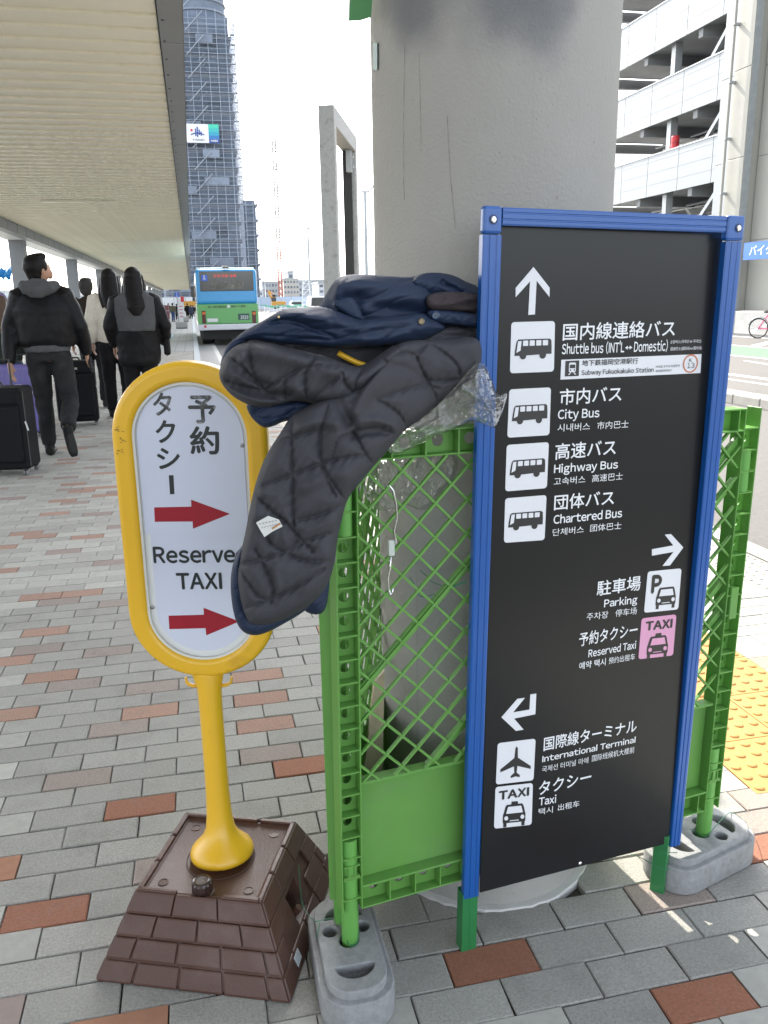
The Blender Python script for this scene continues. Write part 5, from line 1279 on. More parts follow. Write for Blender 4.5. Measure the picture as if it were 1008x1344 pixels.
    for k in 'LR':
        S_, E_, W_ = J['s'+k], J['e'+k], J['w'+k]
        j.tube([S_*.7+J['nek']*.3, S_, (S_+E_)/2, E_, (E_+W_)/2, E_*.1+W_*.9, W_], [(.075, .075), (.082*puff, .09*puff), (.075*puff, .08*puff), (.066*puff, .072*puff), (.06*puff, .064*puff), (.052, .055), (.045, .048)], 14)
    skinmesh(j, P.get('jname', 'jacket'), P.get('jm', leather), t, vx, P.get('jd', .022), ctex, 3)
    if extras: extras(t, J, vx)
    return t
def place(px, pyf, pyt, Yo=0):
    b_ = gp(px, pyf); d = ray(px-.115*(pyf-pyt), pyt); tt = math.hypot(b_[0], b_[1])/math.hypot(d[0], d[1]); return (b_[0], b_[1], 0), H+d[2]*tt
def man_extra(t, J, vx):
    hd = MB()
    hd.tube([V3(-.1, .06, 1.47), V3(-.13, -.03, 1.48), V3(-.09, -.12, 1.46), V3(0, -.15, 1.44), V3(.09, -.12, 1.46), V3(.13, -.03, 1.48), V3(.1, .06, 1.47)], [(.03, .045), (.045, .05), (.05, .055), (.055, .06), (.05, .055), (.045, .05), (.03, .045)], 12, ref=(0, 0, 1))
    hd.tube([V3(0, -.09, 1.53), V3(0, -.13, 1.47), V3(0, -.15, 1.38)], [(.08, .03), (.12, .045), (.06, .02)], 14)
    skinmesh(hd, 'hood', greyk, t, vx, .02, ctex2, 3)
    wb = MB(); wb.tube([V3(.0, .0, .93), V3(0, 0, .99)], [(.19, .15), (.192, .152)], 24); skinmesh(wb, 'sweater_hem', greyk, t, vx, .01, ctex2, 2)
    ph = MB().box(-.012, .012, -.04, .04, -.07, .07); o = ph.build('phone', mat('phone_black', (.02, .02, .025), .2), t, bevel=.004); o.location = J['wR']+V3(.02, .05, -.1); o.rotation_euler = (.9, 0, 0)
base, h = place(79, 600, 332)
J1 = dict(eL=(-.29, .0, 1.13), wL=(-.30, -.10, .84), eR=(.29, .0, 1.13), wR=(.30, .12, .9), kR=(.14, .02, .5), aR=(.16, -.33, .30), tR=(.19, -.36, .1), kL=(-.1, .1, .5), aL=(-.1, .1, .09), tL=(-.12, .3, .03), hea=(-.01, .03, 1.62))
m1 = human('man in a black leather bomber jacket and grey hood pulling the big black suitcase', base, h, math.radians(-3), dict(J=J1, turn=math.radians(-50), tilt=math.radians(12), jm=leather, trm=denimb, hem=.97, w=1.25, puff=1.08, handL=(0, .1, -1), handR=(-.1, .5, -1), jd=.018), extras=man_extra)
def shawl(t, J, vx):
    s_ = MB(); s_.tube([V3(0, -.02, 1.5), V3(0, -.06, 1.42), V3(0, -.08, 1.3), V3(0, -.09, 1.14), V3(0, -.09, 1.09)], [(.11, .09), (.215, .1), (.21, .1), (.2, .1), (.195, .095)], 22)
    skinmesh(s_, 'shawl', greyk, t, vx, .03, ctex, 2)
    MB().box(.26, .33, -.0, .25, .82, 1.0).build('shoulder_bag', leather, t, bevel=.02)
def quiltcoat(): return mat('black_quilted_coat', (.006, .006, .007), .6, spec=.18, var=.2, vs=14, bump=1, bs=14)
base, h = place(192, 566, 350)
w2 = human('woman with long black hair, grey knit shawl over a black quilted coat', base, h, 0, dict(hair='long', jm=quiltcoat(), jname='coat', hem=.72, w=1.08, puff=1.12, trm=blackc, jd=.03, J=dict(eR=(.3, -.02, 1.12), wR=(.22, .2, 1.05), handR=None) if False else dict(eR=(.29, -.02, 1.13), wR=(.27, .14, .95), eL=(-.28, -.02, 1.13), wL=(-.26, .12, .93))), extras=shawl)
base, h = place(160, 548, 352)
w1 = human('woman with long black hair in a cream fuzzy cardigan, beside the suitcase', base, h, math.radians(2), dict(hair='long', jm=creamk, jname='cardigan', hem=.9, w=1.0, puff=1.06, trm=blackc, jd=.02, J=dict(eL=(-.25, -.05, 1.14), wL=(-.25, .02, .9))))
base, h = place(131, 535, 362)
om = human('older man with short greying hair in a dark brown jacket behind the suitcase', base, h, 0, dict(jm=brownc, hairm=mat('greying_hair', (.035, .033, .032), .6, spec=.18, var=.3, vs=40), hem=.9, w=1.1, trm=blackc, J=dict(hea=(-.02, .01, 1.6))))
def cap_bag(t, J, vx):
    MB().ell(J['hea']+V3(0, 0, .05), (.095, .11, .09)).tube([J['hea']+V3(0, .08, .06), J['hea']+V3(0, .18, .04)], [(.08, .01), (.06, .006)], 12, ref=(0, 0, 1)).build('cap', mat('purple_cap', (.2, .16, .32), .8), t, smooth=True)
    s_ = MB(); s_.tube([V3(0, 0, 1.5), V3(0, -.04, 1.42), V3(0, -.02, 1.36)], [(.1, .1), (.22, .14), (.21, .13)], 18); skinmesh(s_, 'scarf', mat('tan_scarf', (.3, .2, .12), .9, var=.2, vs=20), t, vx, .02, ctex2, 2)
base, h = place(20, 560, 384)
lf = human('person in purple cap, tan scarf and jeans cut by the left edge of the view', base, h, 0, dict(jm=mat('dark_green_coat', (.02, .026, .022), .8, spec=.18), hem=.85, w=1.1, trm=jeans, J=dict(wR=(.3, .05, .9)), hair='long', hairm=mat('brown_hair', (.08, .045, .025), .6)), extras=cap_bag)
# far walkers
rnf = random.Random(11)
FAR = [(196, 421, 396, blackc, blackc, 'person in black first in the far line of people under the canopy'), (203, 419, 397, brownc, blackc, 'person in brown beside the totem queue, left of the olive coat'), (214, 420, 398, mat('pale_coat', (.4, .42, .5), .8), blackc, 'person in a pale coat with a small red suitcase on the far walkway'),
       (228, 422.5, 397.5, mat('olive_coat', (.09, .085, .05), .8), jeans, 'person in an olive coat and blue jeans standing left of the white totem'), (233, 420, 398.5, blackc, blackc, 'person in black half hidden behind the white totem'), (247, 419, 398, blackc, blackc, 'person in a long black coat right of the white totem'),
       (251.5, 419, 400, mat('navy_coat', (.03, .04, .07), .8), blackc, 'person in navy nearest the kerb by the far bus queue'), (222, 416, 398, blackc, jeans, 'distant person in black behind the olive coat'), (186, 425, 393, brownc, blackc, 'person in dark brown just past the woman with the shawl'), (208, 417, 399, creamk, blackc, 'distant person in cream among the far walkers'), (254, 416, 400.5, blackc, blackc, 'farthest person in black close to the bus')]
for px, pf, pt, jm_, tm_, lb in FAR:
    base, h = place(px, pf, pt)
    human(lb, base, h, rnf.uniform(-.6, .6), dict(jm=jm_, trm=tm_, hem=rnf.choice((.6, .8, .95)), w=1.1, puff=1.1, jd=0), 'people far down the walkway', lod=2.6)
# ================================================================== SUITCASES
def suitcase(loc, rot, W_, D_, Hc, m, label, handle=.35, soft=True, ribs=False, grp='wheeled suitcases'):
    t = thing('suitcase', label, 'suitcase', loc, rot, grp)
    if ribs:
        MB().box(-W_/2, W_/2, -D_/2, D_/2, .05, Hc).build('shell', m, t, bevel=.04, segs=4)
        for i in range(7): MB().box(-W_/2+.045+i*(W_-.1)/6.5, -W_/2+.06+i*(W_-.1)/6.5, -D_/2-.006, -D_/2+.01, .1, Hc-.05).build('rib', m, t, bevel=.003)
        MB().box(-W_/2-.003, W_/2+.003, -D_/2-.01, D_/2+.003, Hc*.60, Hc*.64).build('strap', mat('pale_strap', (.5, .5, .55), .6), t)
    else:
        MB().box(-W_/2, W_/2, -D_/2, D_/2, .05, Hc).build('shell', m, t, bevel=.035, segs=4)
        MB().box(-W_/2+.03, W_/2-.03, -D_/2-.035, -D_/2+.01, .12, Hc*.8).build('front_pocket', m, t, bevel=.02, segs=3)
        MB().box(-W_/2+.02, W_/2-.02, -D_/2-.02, -D_/2+.01, Hc*.82, Hc-.04).build('top_pocket', m, t, bevel=.012, segs=3)
        MB().tube([(-W_/2-.002, -D_/2+.04, .08), (-W_/2-.002, -D_/2+.04, Hc-.04), (W_/2+.002, -D_/2+.04, Hc-.04), (W_/2+.002, -D_/2+.04, .08)], .006, 6).build('zip', mat('zip_grey', (.06, .06, .06), .5), t)
        MB().box(-.04, .04, -D_/2-.025, -D_/2-.018, Hc-.1, Hc-.075).build('badge', mat('badge_metal', (.4, .38, .33), .4, .5), t)
        MB().bar((W_/2+.005, -D_/2+.02, Hc*.62), (W_/2+.03, -D_/2+.0, Hc*.52), .012, .006).build('zip_pull', mat('pale_metal', (.55, .56, .56), .5), t)
    MB().tube([(-.09, D_/2-.03, Hc-.02), (-.09, D_/2-.03, Hc+handle), (.09, D_/2-.03, Hc+handle), (.09, D_/2-.03, Hc-.02)], .010, 8).build('pull_handle', mat('handle_black', (.03, .03, .03), .4), t)
    MB().tube([(-.07, 0, Hc), (-.05, 0, Hc+.03), (.05, 0, Hc+.03), (.07, 0, Hc)], .01, 8).build('carry_handle', mat('handle_black', (.03, .03, .03), .4), t)
    for sx in (-1, 1):
        for sy in (-1, 1):
            wm = MB(); 
            for dx in (-.012, .012):
                q = MB().lathe([(.018, -.007), (.026, -.006), (.026, .006), (.018, .007)], n=16); wm.add([(z+dx+sx*(W_/2-.04), x+sy*(D_/2-.03), y+.026) for x, y, z in q.v], q.f)
            wm.build('wheel', mat('pale_wheel', (.2, .2, .2), .4), t); MB().box(sx*(W_/2-.04)-.018, sx*(W_/2-.04)+.018, sy*(D_/2-.03)-.02, sy*(D_/2-.03)+.02, .03, .06).build('wheel_fork', tyre, t)
    return t
softb = mat('black_luggage_fabric', (.006, .0065, .008), .7, spec=.18, var=.15, vs=20, bump=.5, bs=250)
a = gp(20, 620); suitcase((a[0]-.07, a[1], 0), math.radians(-9), .52, .32, .76, softb, 'big soft black suitcase pulled by the man in the leather jacket', .22)
tg = thing('luggage_tag', 'white paper luggage tag on the handle of the purple suitcase', 'tag', (0, 0, 0)); q = gp(24, 556)
a = gp(33, 572); suitcase((a[0], a[1], 0), 0, .44, .28, .8, mat('purple_shell', (.13, .11, .33), .3, coat=.3), 'ribbed purple hard suitcase behind the big black one', .1, ribs=True)
tp_ = aty(25, 512, a[1]-.2); tg.location = tuple(tp_); MB().box(-.035, .035, -.002, .002, -.09, .06).build('paper', wh, tg); MB().box(-.03, .03, -.004, -.002, -.08, -.03).build('print', mat('tag_brown', (.3, .2, .15), .7), tg)
a = gp(108, 557); suitcase((a[0]-.02, a[1], 0), math.radians(4), .46, .3, .78, softb, 'black suitcase with raised silver handle between the man and the women', .3)
a = gp(216, 419.5); suitcase((a[0], a[1], 0), 0, .9, .5, 1.2, mat('dull_red_case', (.2, .07, .08), .5), 'small dull red suitcase in the far queue', .3, ribs=True)
# ================================================================== JACKET (quilted lining and navy shell, thick inflated folds)
def seg_dist(P, poly, closed=False):
    """distance from points P (n,2) to a polyline"""
    pl = np.array(poly, float); a = pl if closed else pl[:-1]; b = np.roll(pl, -1, 0) if closed else pl[1:]
    best = np.full(len(P), 1e9); near = np.zeros((len(P), 2))
    for p, q in zip(a, b):
        d = q-p; L2 = max((d**2).sum(), 1e-9); t = np.clip(((P-p)@d)/L2, 0, 1); c = p+t[:, None]*d; dd = np.hypot(*(P-c).T)
        m = dd < best; best[m] = dd[m]; near[m] = c[m]
    return best, near
def inside(P, poly):
    pl = np.array(poly, float); x, y = P.T; r = np.zeros(len(P), bool); j = len(pl)-1
    for i in range(len(pl)):
        xi, yi = pl[i]; xj, yj = pl[j]
        c = ((yi > y) != (yj > y)) & (x < (xj-xi)*(y-yi)/(yj-yi+1e-12)+xi); r ^= c; j = i
    return r
def smooth_poly(pts, closed=True, it=2):
    p = [np.array(q, float) for q in pts]
    for _ in range(it):
        n = len(p); o = []
        rng = range(n) if closed else range(n-1)
        if not closed: o.append(p[0])
        for i in rng:
            a, b = p[i], p[(i+1) % n]; o += [a*.75+b*.25, a*.25+b*.75]
        if not closed: o.append(p[-1])
        p = o
    return p
def cloth(name, m, parent, outline, depth, thick, R=26, seams=(), ridges=(), wr=1.0, wdir=(.6, .8), wfreq=.05, seed=0, step=1.6, puff=.006, sq=.5, back=.6, crumple=0, sharp=()):
    """outline etc. in photo pixels, unprojected to real depth; returns a closed, thick, softly inflated cloth piece.
    depth(x,y)->Y ; ridges: (polyline, amplitude m, width px)"""
    ol = smooth_poly(outline, True, 2); A = np.array(ol); mn = A.min(0)-step*2; mx = A.max(0)+step*2
    nx = int((mx[0]-mn[0])/step)+1; ny = int((mx[1]-mn[1])/step)+1
    gx, gy = np.meshgrid(mn[0]+np.arange(nx)*step, mn[1]+np.arange(ny)*step); P = np.stack([gx.ravel(), gy.ravel()], 1)
    ins = inside(P, A); d, near = seg_dist(P, A, True); sd = np.where(ins, d, -d)
    keep = sd > -step*.99; snap = sd < step*.45
    Q = P.copy(); Q[snap & keep] = near[snap & keep]; dd = np.where(snap, 0, d)
    prof = (1-(1-np.clip(dd/R, 0, 1))**2)**sq
    h = thick*prof
    edge = np.clip(dd/8, 0, 1)
    if seams:
        sdm = np.full(len(P), 1e9)
        for s_ in seams:
            e, _ = seg_dist(P, smooth_poly(s_, False, 2)); sdm = np.minimum(sdm, e)
        h += puff*(1-np.exp(-(sdm/11.0)))*edge-.0045*np.exp(-(sdm/1.6)**2)*edge
    for r_ in ridges:
        e, _ = seg_dist(P, smooth_poly(r_[0], False, 2)); h += r_[1]*np.exp(-(e/r_[2])**2)*edge
    for s_ in sharp:   # one sided step: a fold lying over its neighbour
        pl, amp, wdt = s_; sp = smooth_poly(pl, False, 2); e, nr = seg_dist(P, sp)
        T_ = np.array(sp); 
        idx = np.array([np.argmin(((T_-q)**2).sum(1)) for q in nr]); idx2 = np.clip(idx+1, 0, len(T_)-1); idx1 = np.clip(idx-1, 0, len(T_)-1)
        tv = T_[idx2]-T_[idx1]; side = np.sign(tv[:, 0]*(P-nr)[:, 1]-tv[:, 1]*(P-nr)[:, 0])
        h += amp*np.exp(-e/wdt)*side*edge
    rs = seed*13.7
    W_ = np.empty(len(P)); F_ = np.empty(len(P)); c_, s_ = wdir
    for i, (x, y) in enumerate(P):
        u_ = (x*c_+y*s_)*wfreq; v_ = (-x*s_+y*c_)*wfreq*.28
        W_[i] = noise.ridged_multi_fractal(Vector((u_+rs, v_, rs)), .9, 2.1, 3, 1.0, 2.0)-1.0
        F_[i] = noise.noise(Vector((x*.02+rs, y*.02, 3+rs)))
    C_ = np.array([noise.noise(Vector((x*.055*c_+y*.055*s_+rs, (-x*s_+y*c_)*.012, 9))) for x, y in P])
    C_ = -np.exp(-(C_/.09)**2)                     # thin crease lines that run along the fold direction
    C2 = np.array([noise.noise(Vector((x*.03-y*.018+rs*2, x*.02+y*.03, 5))) for x, y in P]); C2 = -np.exp(-(C2/.045)**2)
    h += (.0026*W_*wr+.006*F_*wr+(.0012 if seams else .0028)*wr*C_)*edge
    if seams:   # short puckers running away from the stitching
        h += .0018*wr*np.exp(-(sdm/7)**2)*np.sin((P[:, 0]*.5+P[:, 1]*.35)+6*F_)*edge
    if crumple:
        for k_, (fr_, am_) in enumerate(((.035, 1), (.08, .5), (.16, .22))):
            V_ = np.array([(lambda dd_: dd_[1]-dd_[0])(noise.voronoi(Vector((x*fr_+rs, y*fr_, k_*7.3)))[0]) for x, y in P]); h += crumple*am_*(1-np.clip(V_*2.2, 0, 1))*edge
    idx = -np.ones(len(P), int); ids = np.nonzero(keep)[0]; idx[ids] = np.arange(len(ids))
    n = len(ids); front = []; backv = []
    for i in ids:
        x, y = Q[i]; Yd = depth(x, y); b_ = aty(x, y, Yd); dr = Vector(ray(x, y)).normalized()
        sc = 1.0
        front.append(b_-dr*max(h[i], 0.0 if dd[i] > 0 else 0)); backv.append(b_+dr*(back*thick*prof[i] if dd[i] > 0 else 0))
    faces = []
    for j in range(ny-1):
        for i in range(nx-1):
            q = [j*nx+i, j*nx+i+1, (j+1)*nx+i+1, (j+1)*nx+i]
            if all(keep[k] for k in q): 
                f = [idx[k] for k in q]; faces.append(tuple(f)); faces.append(tuple(n+k for k in f[::-1]))
    me = bpy.data.meshes.new(name); off = parent.location
    me.from_pydata([tuple(v-off) for v in front]+[tuple(v-off) for v in backv], [], faces)
    bm = bmesh.new(); bm.from_mesh(me); bmesh.ops.remove_doubles(bm, verts=bm.verts, dist=1e-5); bmesh.ops.recalc_face_normals(bm, faces=bm.faces)
    bm.to_mesh(me); bm.free(); me.polygons.foreach_set('use_smooth', [True]*len(me.polygons)); me.materials.append(m)
    o = bpy.data.objects.new(name, me); COL.objects.link(o); o.parent = parent
    return o
navy = mat('navy_nylon', (.010, .021, .05), .6, var=.08, vs=20, spec=.35, bump=.35, bs=500)
lin = mat('charcoal_quilted_lining', (.041, .042, .048), .7, var=.05, vs=14, spec=.3, bump=.3, bs=500)
flee = mat('brown_fleece', (.04, .03, .033), .95, var=.2, vs=60, bump=1, bs=300)
jk = thing('jacket', 'navy padded jacket with quilted charcoal lining thrown over the fence corner', 'jacket', (.28, 1.45, 1.2))
def dep(x, y):   # the heap leans back to the right, behind the blue frame
    t = min(max((x-440)/180, 0), 1); return 1.425+.125*t*t*(3-2*t)
def D(o): return lambda x, y: dep(x, y)+o
# back heap: navy shell
cloth('shell_back', navy, jk, [(405, 425), (418, 404), (432, 378), (444, 363), (460, 360), (485, 360), (520, 363), (541, 364), (553, 359), (572, 358), (592, 361), (612, 370), (632, 377), (634, 440), (560, 452), (470, 455), (420, 440)], D(.05), .045, 24,
      ridges=[([(444, 366), (440, 385), (446, 405)], .012, 7), ([(447, 372), (490, 372), (520, 378), (560, 400)], .014, 14), ([(470, 392), (510, 408), (560, 412)], -.012, 9), ([(545, 366), (575, 378), (600, 380)], .014, 10), ([(541, 365), (560, 376), (575, 386)], -.014, 5), ([(480, 400), (530, 392), (556, 390)], .01, 8), ([(470, 420), (540, 430)], -.01, 10)],
      sharp=[([(440, 396), (463, 389), (478, 420)], .005, 5)], wr=1.5, wdir=(.2, .98), wfreq=.035, seed=1)
cloth('hood', navy, jk, [(538, 372), (544, 363), (556, 358), (576, 357.5), (596, 361), (614, 371), (632, 379), (632, 396), (600, 398), (570, 392), (550, 384)], D(.035), .04, 16, ridges=[([(566, 360), (584, 372), (600, 388)], -.01, 5), ([(580, 362), (606, 376), (628, 386)], .008, 6)], wr=1.2, seed=8)
cloth('pocket_flap', navy, jk, [(434, 399), (446, 392), (463, 388), (470, 402), (479, 422), (462, 419), (446, 408)], D(-.008), .010, 6, ridges=[([(440, 399), (462, 391)], -.003, 1.6), ([(464, 391), (477, 420)], -.003, 1.6)], wr=.5, seed=2)
cloth('collar', flee, jk, [(557, 388), (575, 383), (604, 382), (632, 386), (632, 412), (604, 409), (580, 408), (560, 407)], D(-.0), .024, 8, ridges=[([(574, 402), (600, 396), (630, 386)], .008, 5), ([(566, 405), (600, 402), (630, 398)], -.005, 4)], wr=.8, seed=3)
cloth('button_placket', navy, jk, [(559, 406), (585, 407), (610, 409), (632, 413), (632, 431), (606, 428), (590, 426), (570, 424), (561, 419)], D(-.012), .022, 7, ridges=[([(566, 420), (600, 422), (630, 427)], -.003, 2), ([(598, 412), (604, 424)], .004, 5)], wr=1, seed=4)
cloth('inner_lining', lin, jk, [(548, 448), (566, 436), (590, 426), (612, 430), (632, 434), (632, 452), (600, 456), (560, 456)], D(.01), .025, 10, ridges=[([(566, 440), (600, 442), (626, 436)], -.008, 5)], wr=1.3, seed=5)
# dark hollow between the folds
cloth('lining_hollow', lin, jk, [(318, 452), (340, 440), (400, 446), (460, 447), (520, 452), (540, 470), (500, 520), (440, 540), (380, 535), (330, 520), (306, 490)], D(.055), .02, 20, wr=1.2, seed=6)
# front navy flap
cloth('shell_front', navy, jk, [(304, 452), (311, 441), (328, 430), (347, 420), (360, 412), (373, 405), (386, 403.5), (400, 404), (412, 402), (424, 402.5), (440, 407), (458, 414), (472, 420), (488, 417), (520, 414), (550, 410), (565, 414), (588, 430), (574, 438), (556, 447), (512, 453), (474, 456), (440, 457), (411, 454), (380, 452), (356, 450), (338, 446), (322, 448)], D(-.01), .036, 16,
      ridges=[([(352, 424), (380, 418), (410, 432), (438, 442)], -.008, 3), ([(360, 412), (400, 410), (440, 425), (470, 434)], .012, 11), ([(322, 442), (370, 440), (420, 447), (452, 444), (480, 430), (500, 420)], -.003, 1.6), ([(470, 422), (500, 424), (540, 420)], .012, 9), ([(392, 405), (402, 418), (430, 420)], .008, 6), ([(500, 448), (525, 432), (545, 424)], -.004, 3), ([(480, 445), (520, 441), (560, 428)], .008, 8), ([(440, 430), (470, 440), (500, 436)], -.006, 6)], wr=1.3, wdir=(.1, 1), wfreq=.04, seed=7)
cloth('left_hem', navy, jk, [(315, 440), (303, 448), (295, 458), (290, 472), (288, 488), (292, 492), (296, 480), (302, 466), (312, 454), (326, 447)], D(-.018), .014, 5, wr=.4, seed=9)
# rolled quilted fold
cloth('quilted_roll', lin, jk, [(290, 478), (298, 462), (312, 451), (332, 447), (356, 450), (380, 456), (404, 462), (430, 468), (452, 477), (470, 482), (486, 474), (498, 465), (512, 455), (526, 450), (534, 462), (524, 476), (508, 494), (494, 512), (478, 522), (456, 528), (430, 531), (404, 528), (384, 526), (372, 530), (350, 536), (326, 532), (304, 520), (290, 503), (287, 490)], D(-.034), .042, 20,
      seams=[([(330, 449), (326, 462), (331, 490), (345, 512), (372, 528)]), ([(300, 466), (316, 480), (336, 500), (346, 513)]), ([(346, 513), (362, 503), (376, 494), (396, 483), (428, 478), (450, 478)]), ([(412, 470), (402, 486), (399, 505), (404, 526)]), ([(376, 494), (372, 506), (378, 526)]), ([(449, 490), (452, 504), (464, 516), (476, 518)]), ([(476, 481), (467, 498), (466, 512)]), ([(412, 527), (420, 514), (434, 503), (450, 492)]), ([(300, 500), (316, 508), (346, 513)]), ([(498, 466), (508, 476), (516, 484)])],
      ridges=[([(296, 505), (320, 512), (350, 518), (380, 520)], -.022, 8), ([(310, 484), (330, 500), (350, 505)], -.012, 6), ([(300, 512), (330, 528), (365, 530)], .012, 8), ([(340, 460), (390, 470), (440, 488)], .010, 12), ([(470, 500), (500, 480), (520, 460)], .012, 9), ([(486, 516), (490, 505), (500, 498)], -.014, 6), ([(318, 470), (312, 492)], .01, 6)], puff=.012, wr=.8, wdir=(.95, .3), wfreq=.05, seed=10)
cloth('navy_under_edge', navy, jk, [(322, 528), (326, 542), (334, 553), (346, 562), (358, 560), (372, 553), (388, 551), (400, 543), (412, 531), (396, 524), (360, 528), (340, 528)], D(-.012), .02, 10, ridges=[([(330, 545), (350, 552), (375, 545), (405, 532)], -.004, 2), ([(350, 556), (372, 545)], .004, 5)], wr=1, seed=11)
# lower hanging quilted flap
LF = [(520, 452), (536, 447), (560, 446), (590, 445), (612, 441), (628, 444), (633, 460), (631, 480), (624, 494), (604, 508), (588, 520), (572, 534), (556, 548), (534, 562), (518, 580), (504, 597), (490, 612), (473, 634), (462, 646), (454, 660), (448, 684), (443, 706), (441, 728), (436, 752), (426, 776), (408, 794), (388, 806), (366, 817), (344, 822), (326, 820), (318, 800), (312, 772), (311, 752), (315, 728), (322, 700), (326, 676), (331, 652), (338, 626), (346, 604), (356, 586), (368, 568), (382, 545), (398, 536), (414, 528), (436, 520), (455, 515), (472, 505), (486, 490), (500, 474)]
SE = [[(521, 452), (512, 468), (504, 480), (490, 492), (474, 512), (460, 528)], [(545, 466), (552, 484), (562, 502), (571, 517), (573, 530)], [(500, 470), (530, 462), (545, 466)], [(545, 466), (560, 452)], [(556, 446), (582, 462), (602, 480), (604, 498)], [(562, 500), (588, 500), (604, 498), (622, 478)], [(495, 525), (512, 534), (526, 546), (534, 562)], [(546, 508), (566, 508), (573, 510)], [(495, 525), (520, 515), (546, 508), (562, 500)], [(462, 566), (470, 578), (480, 598), (492, 612)], [(500, 600), (515, 590), (528, 576)], [(462, 566), (485, 563), (510, 560)],
      [(385, 548), (383, 570), (382, 600), (384, 625), (384, 660), (385, 690)], [(430, 533), (421, 560), (419, 590), (422, 610), (432, 635), (440, 650)], [(345, 637), (384, 623), (422, 608), (455, 600), (482, 597)], [(362, 580), (385, 574), (412, 566)], [(336, 650), (350, 665), (380, 690), (392, 706), (410, 722)], [(392, 683), (420, 676), (448, 664)], [(422, 610), (440, 640), (452, 655)], [(392, 705), (378, 730)], [(315, 740), (345, 735), (374, 725), (400, 710), (432, 700)], [(336, 722), (345, 740), (360, 770), (356, 790)], [(378, 728), (400, 737), (432, 737)], [(320, 800), (356, 786), (392, 770), (425, 748)], [(318, 752), (335, 780), (350, 788)], [(348, 690), (352, 712), (372, 725)]]
cloth('quilted_flap', lin, jk, LF, D(-.062) if False else (lambda x, y: dep(x, y)-.052-.02*min(max((y-560)/200, 0), 1)), .036, 22, seams=SE, puff=.013, seed=12, wr=.75, wdir=(.75, .66), wfreq=.045,
      ridges=[([(480, 478), (530, 480), (560, 500)], -.008, 6), ([(462, 562), (480, 552), (500, 552), (514, 560)], .016, 7), ([(464, 572), (490, 566), (512, 568)], -.014, 5), ([(395, 560), (420, 552), (440, 556)], .014, 9), ([(440, 520), (452, 545), (462, 562)], -.018, 9), ([(340, 640), (330, 680)], .006, 8), ([(590, 470), (610, 490)], .008, 10), ([(500, 480), (480, 510), (468, 540)], .012, 9), ([(400, 640), (430, 625), (450, 622)], .008, 9), ([(360, 700), (362, 730)], .005, 5), ([(372, 690), (376, 720)], .005, 5), ([(360, 745), (366, 775)], .006, 5), ([(345, 650), (365, 610), (378, 590)], .004, 6), ([(400, 770), (430, 730)], .008, 9)], sharp=[([(462, 566), (440, 575), (434, 600)], .007, 7), ([(521, 452), (500, 480), (475, 510)], -.008, 6)])
cloth('navy_hem', navy, jk, [(326, 708), (314, 720), (306, 736), (302, 762), (304, 792), (309, 815), (318, 830), (334, 835), (352, 830), (374, 818), (398, 804), (412, 790), (396, 795), (366, 808), (340, 812), (326, 804), (319, 784), (316, 756), (319, 734)], lambda x, y: dep(x, y)-.055, .024, 8, ridges=[([(308, 740), (312, 790), (330, 822), (370, 812)], -.003, 1.5), ([(313, 735), (315, 780)], .004, 4)], wr=.8, seed=13)
cloth('shell_behind', navy, jk, [(432, 690), (436, 720), (432, 770), (428, 803), (412, 808), (396, 800), (384, 790), (396, 740), (412, 700)], D(.008), .022, 12, ridges=[([(420, 730), (412, 790)], .006, 8)], wr=1, seed=14)
# button, eyelet, care label
def disc(px, py, rad, Yd, name, m, th=.003, holes=0):
    c = aty(px, py, Yd)-jk.location; dr = Vector(ray(px, py)).normalized(); q = dr.to_track_quat('Z', 'Y').to_matrix().to_4x4()
    M_ = Matrix.Translation(c) @ q
    mb = MB().lathe([(rad, 0), (rad, -th), (rad*.8, -th*1.4), (rad*.7, -th*.9), (0, -th*.9)], n=20)
    mb.v = [tuple(M_ @ Vector(v)) for v in mb.v]; o = mb.build(name, m, jk)
    if holes:
        h_ = MB()
        for a in range(4): h_.lathe([(rad*.13, -th*.95), (rad*.13, -th*1.1)], (rad*.26*math.cos(a*PI/2+.4), rad*.26*math.sin(a*PI/2+.4), 0), 8)
        h_.v = [tuple(M_ @ Vector(v)) for v in h_.v]; h_.build('button_holes', bkf, o)
    return o
disc(571.5, 414, .0075, dep(571, 414)-.040, 'button', mat('navy_button', (.02, .05, .12), .3, coat=.5), .003, 1)
disc(553, 422, .0058, dep(553, 422)-.052, 'snap_fastener', mat('dull_brass', (.25, .2, .13), .4, .8), .002)
disc(366, 416, .002, dep(366, 416)-.055, 'snap_fastener', mat('brass', (.6, .45, .2), .3, .9), .002)
lb = [aty(x, y, dep(x, y)-.132) for x, y in ((336, 686), (352, 677), (366, 682), (371, 691), (357, 698), (347, 705))]
mb = MB(); nrm = Vector(ray(350, 690)).normalized()*.0015
mb.add([p-jk.location for p in lb]+[p-jk.location+nrm for p in lb], [tuple(range(6)), tuple(range(11, 5, -1))]+[(i, (i+1) % 6, (i+1) % 6+6, i+6) for i in range(6)])
o = mb.build('care_label', mat('white_label', (.6, .6, .57), .6, var=.1, vs=40), jk)
pr = MB()
for k in range(6):
    a = aty(340+k*4.2, 688-k*.9, dep(350, 690)-.1335)-jk.location; pr.bar(a, a+Vector((.003, 0, .0006)), .0012, .0004); a = aty(343+k*3.6, 693-k*.9, dep(350, 690)-.1335)-jk.location; pr.bar(a, a+Vector((.0025, 0, .0006)), .001, .0004)
pr.build('label_print', mat('grey_print', (.2, .2, .2), .6), o)
a = aty(357, 694, dep(350, 690)-.134)-jk.location; b_ = aty(368, 687, dep(350, 690)-.134)-jk.location; MB().bar(a, b_, .003, .0006).build('label_mark', mat('orange_brown_print', (.4, .2, .08), .6), o)

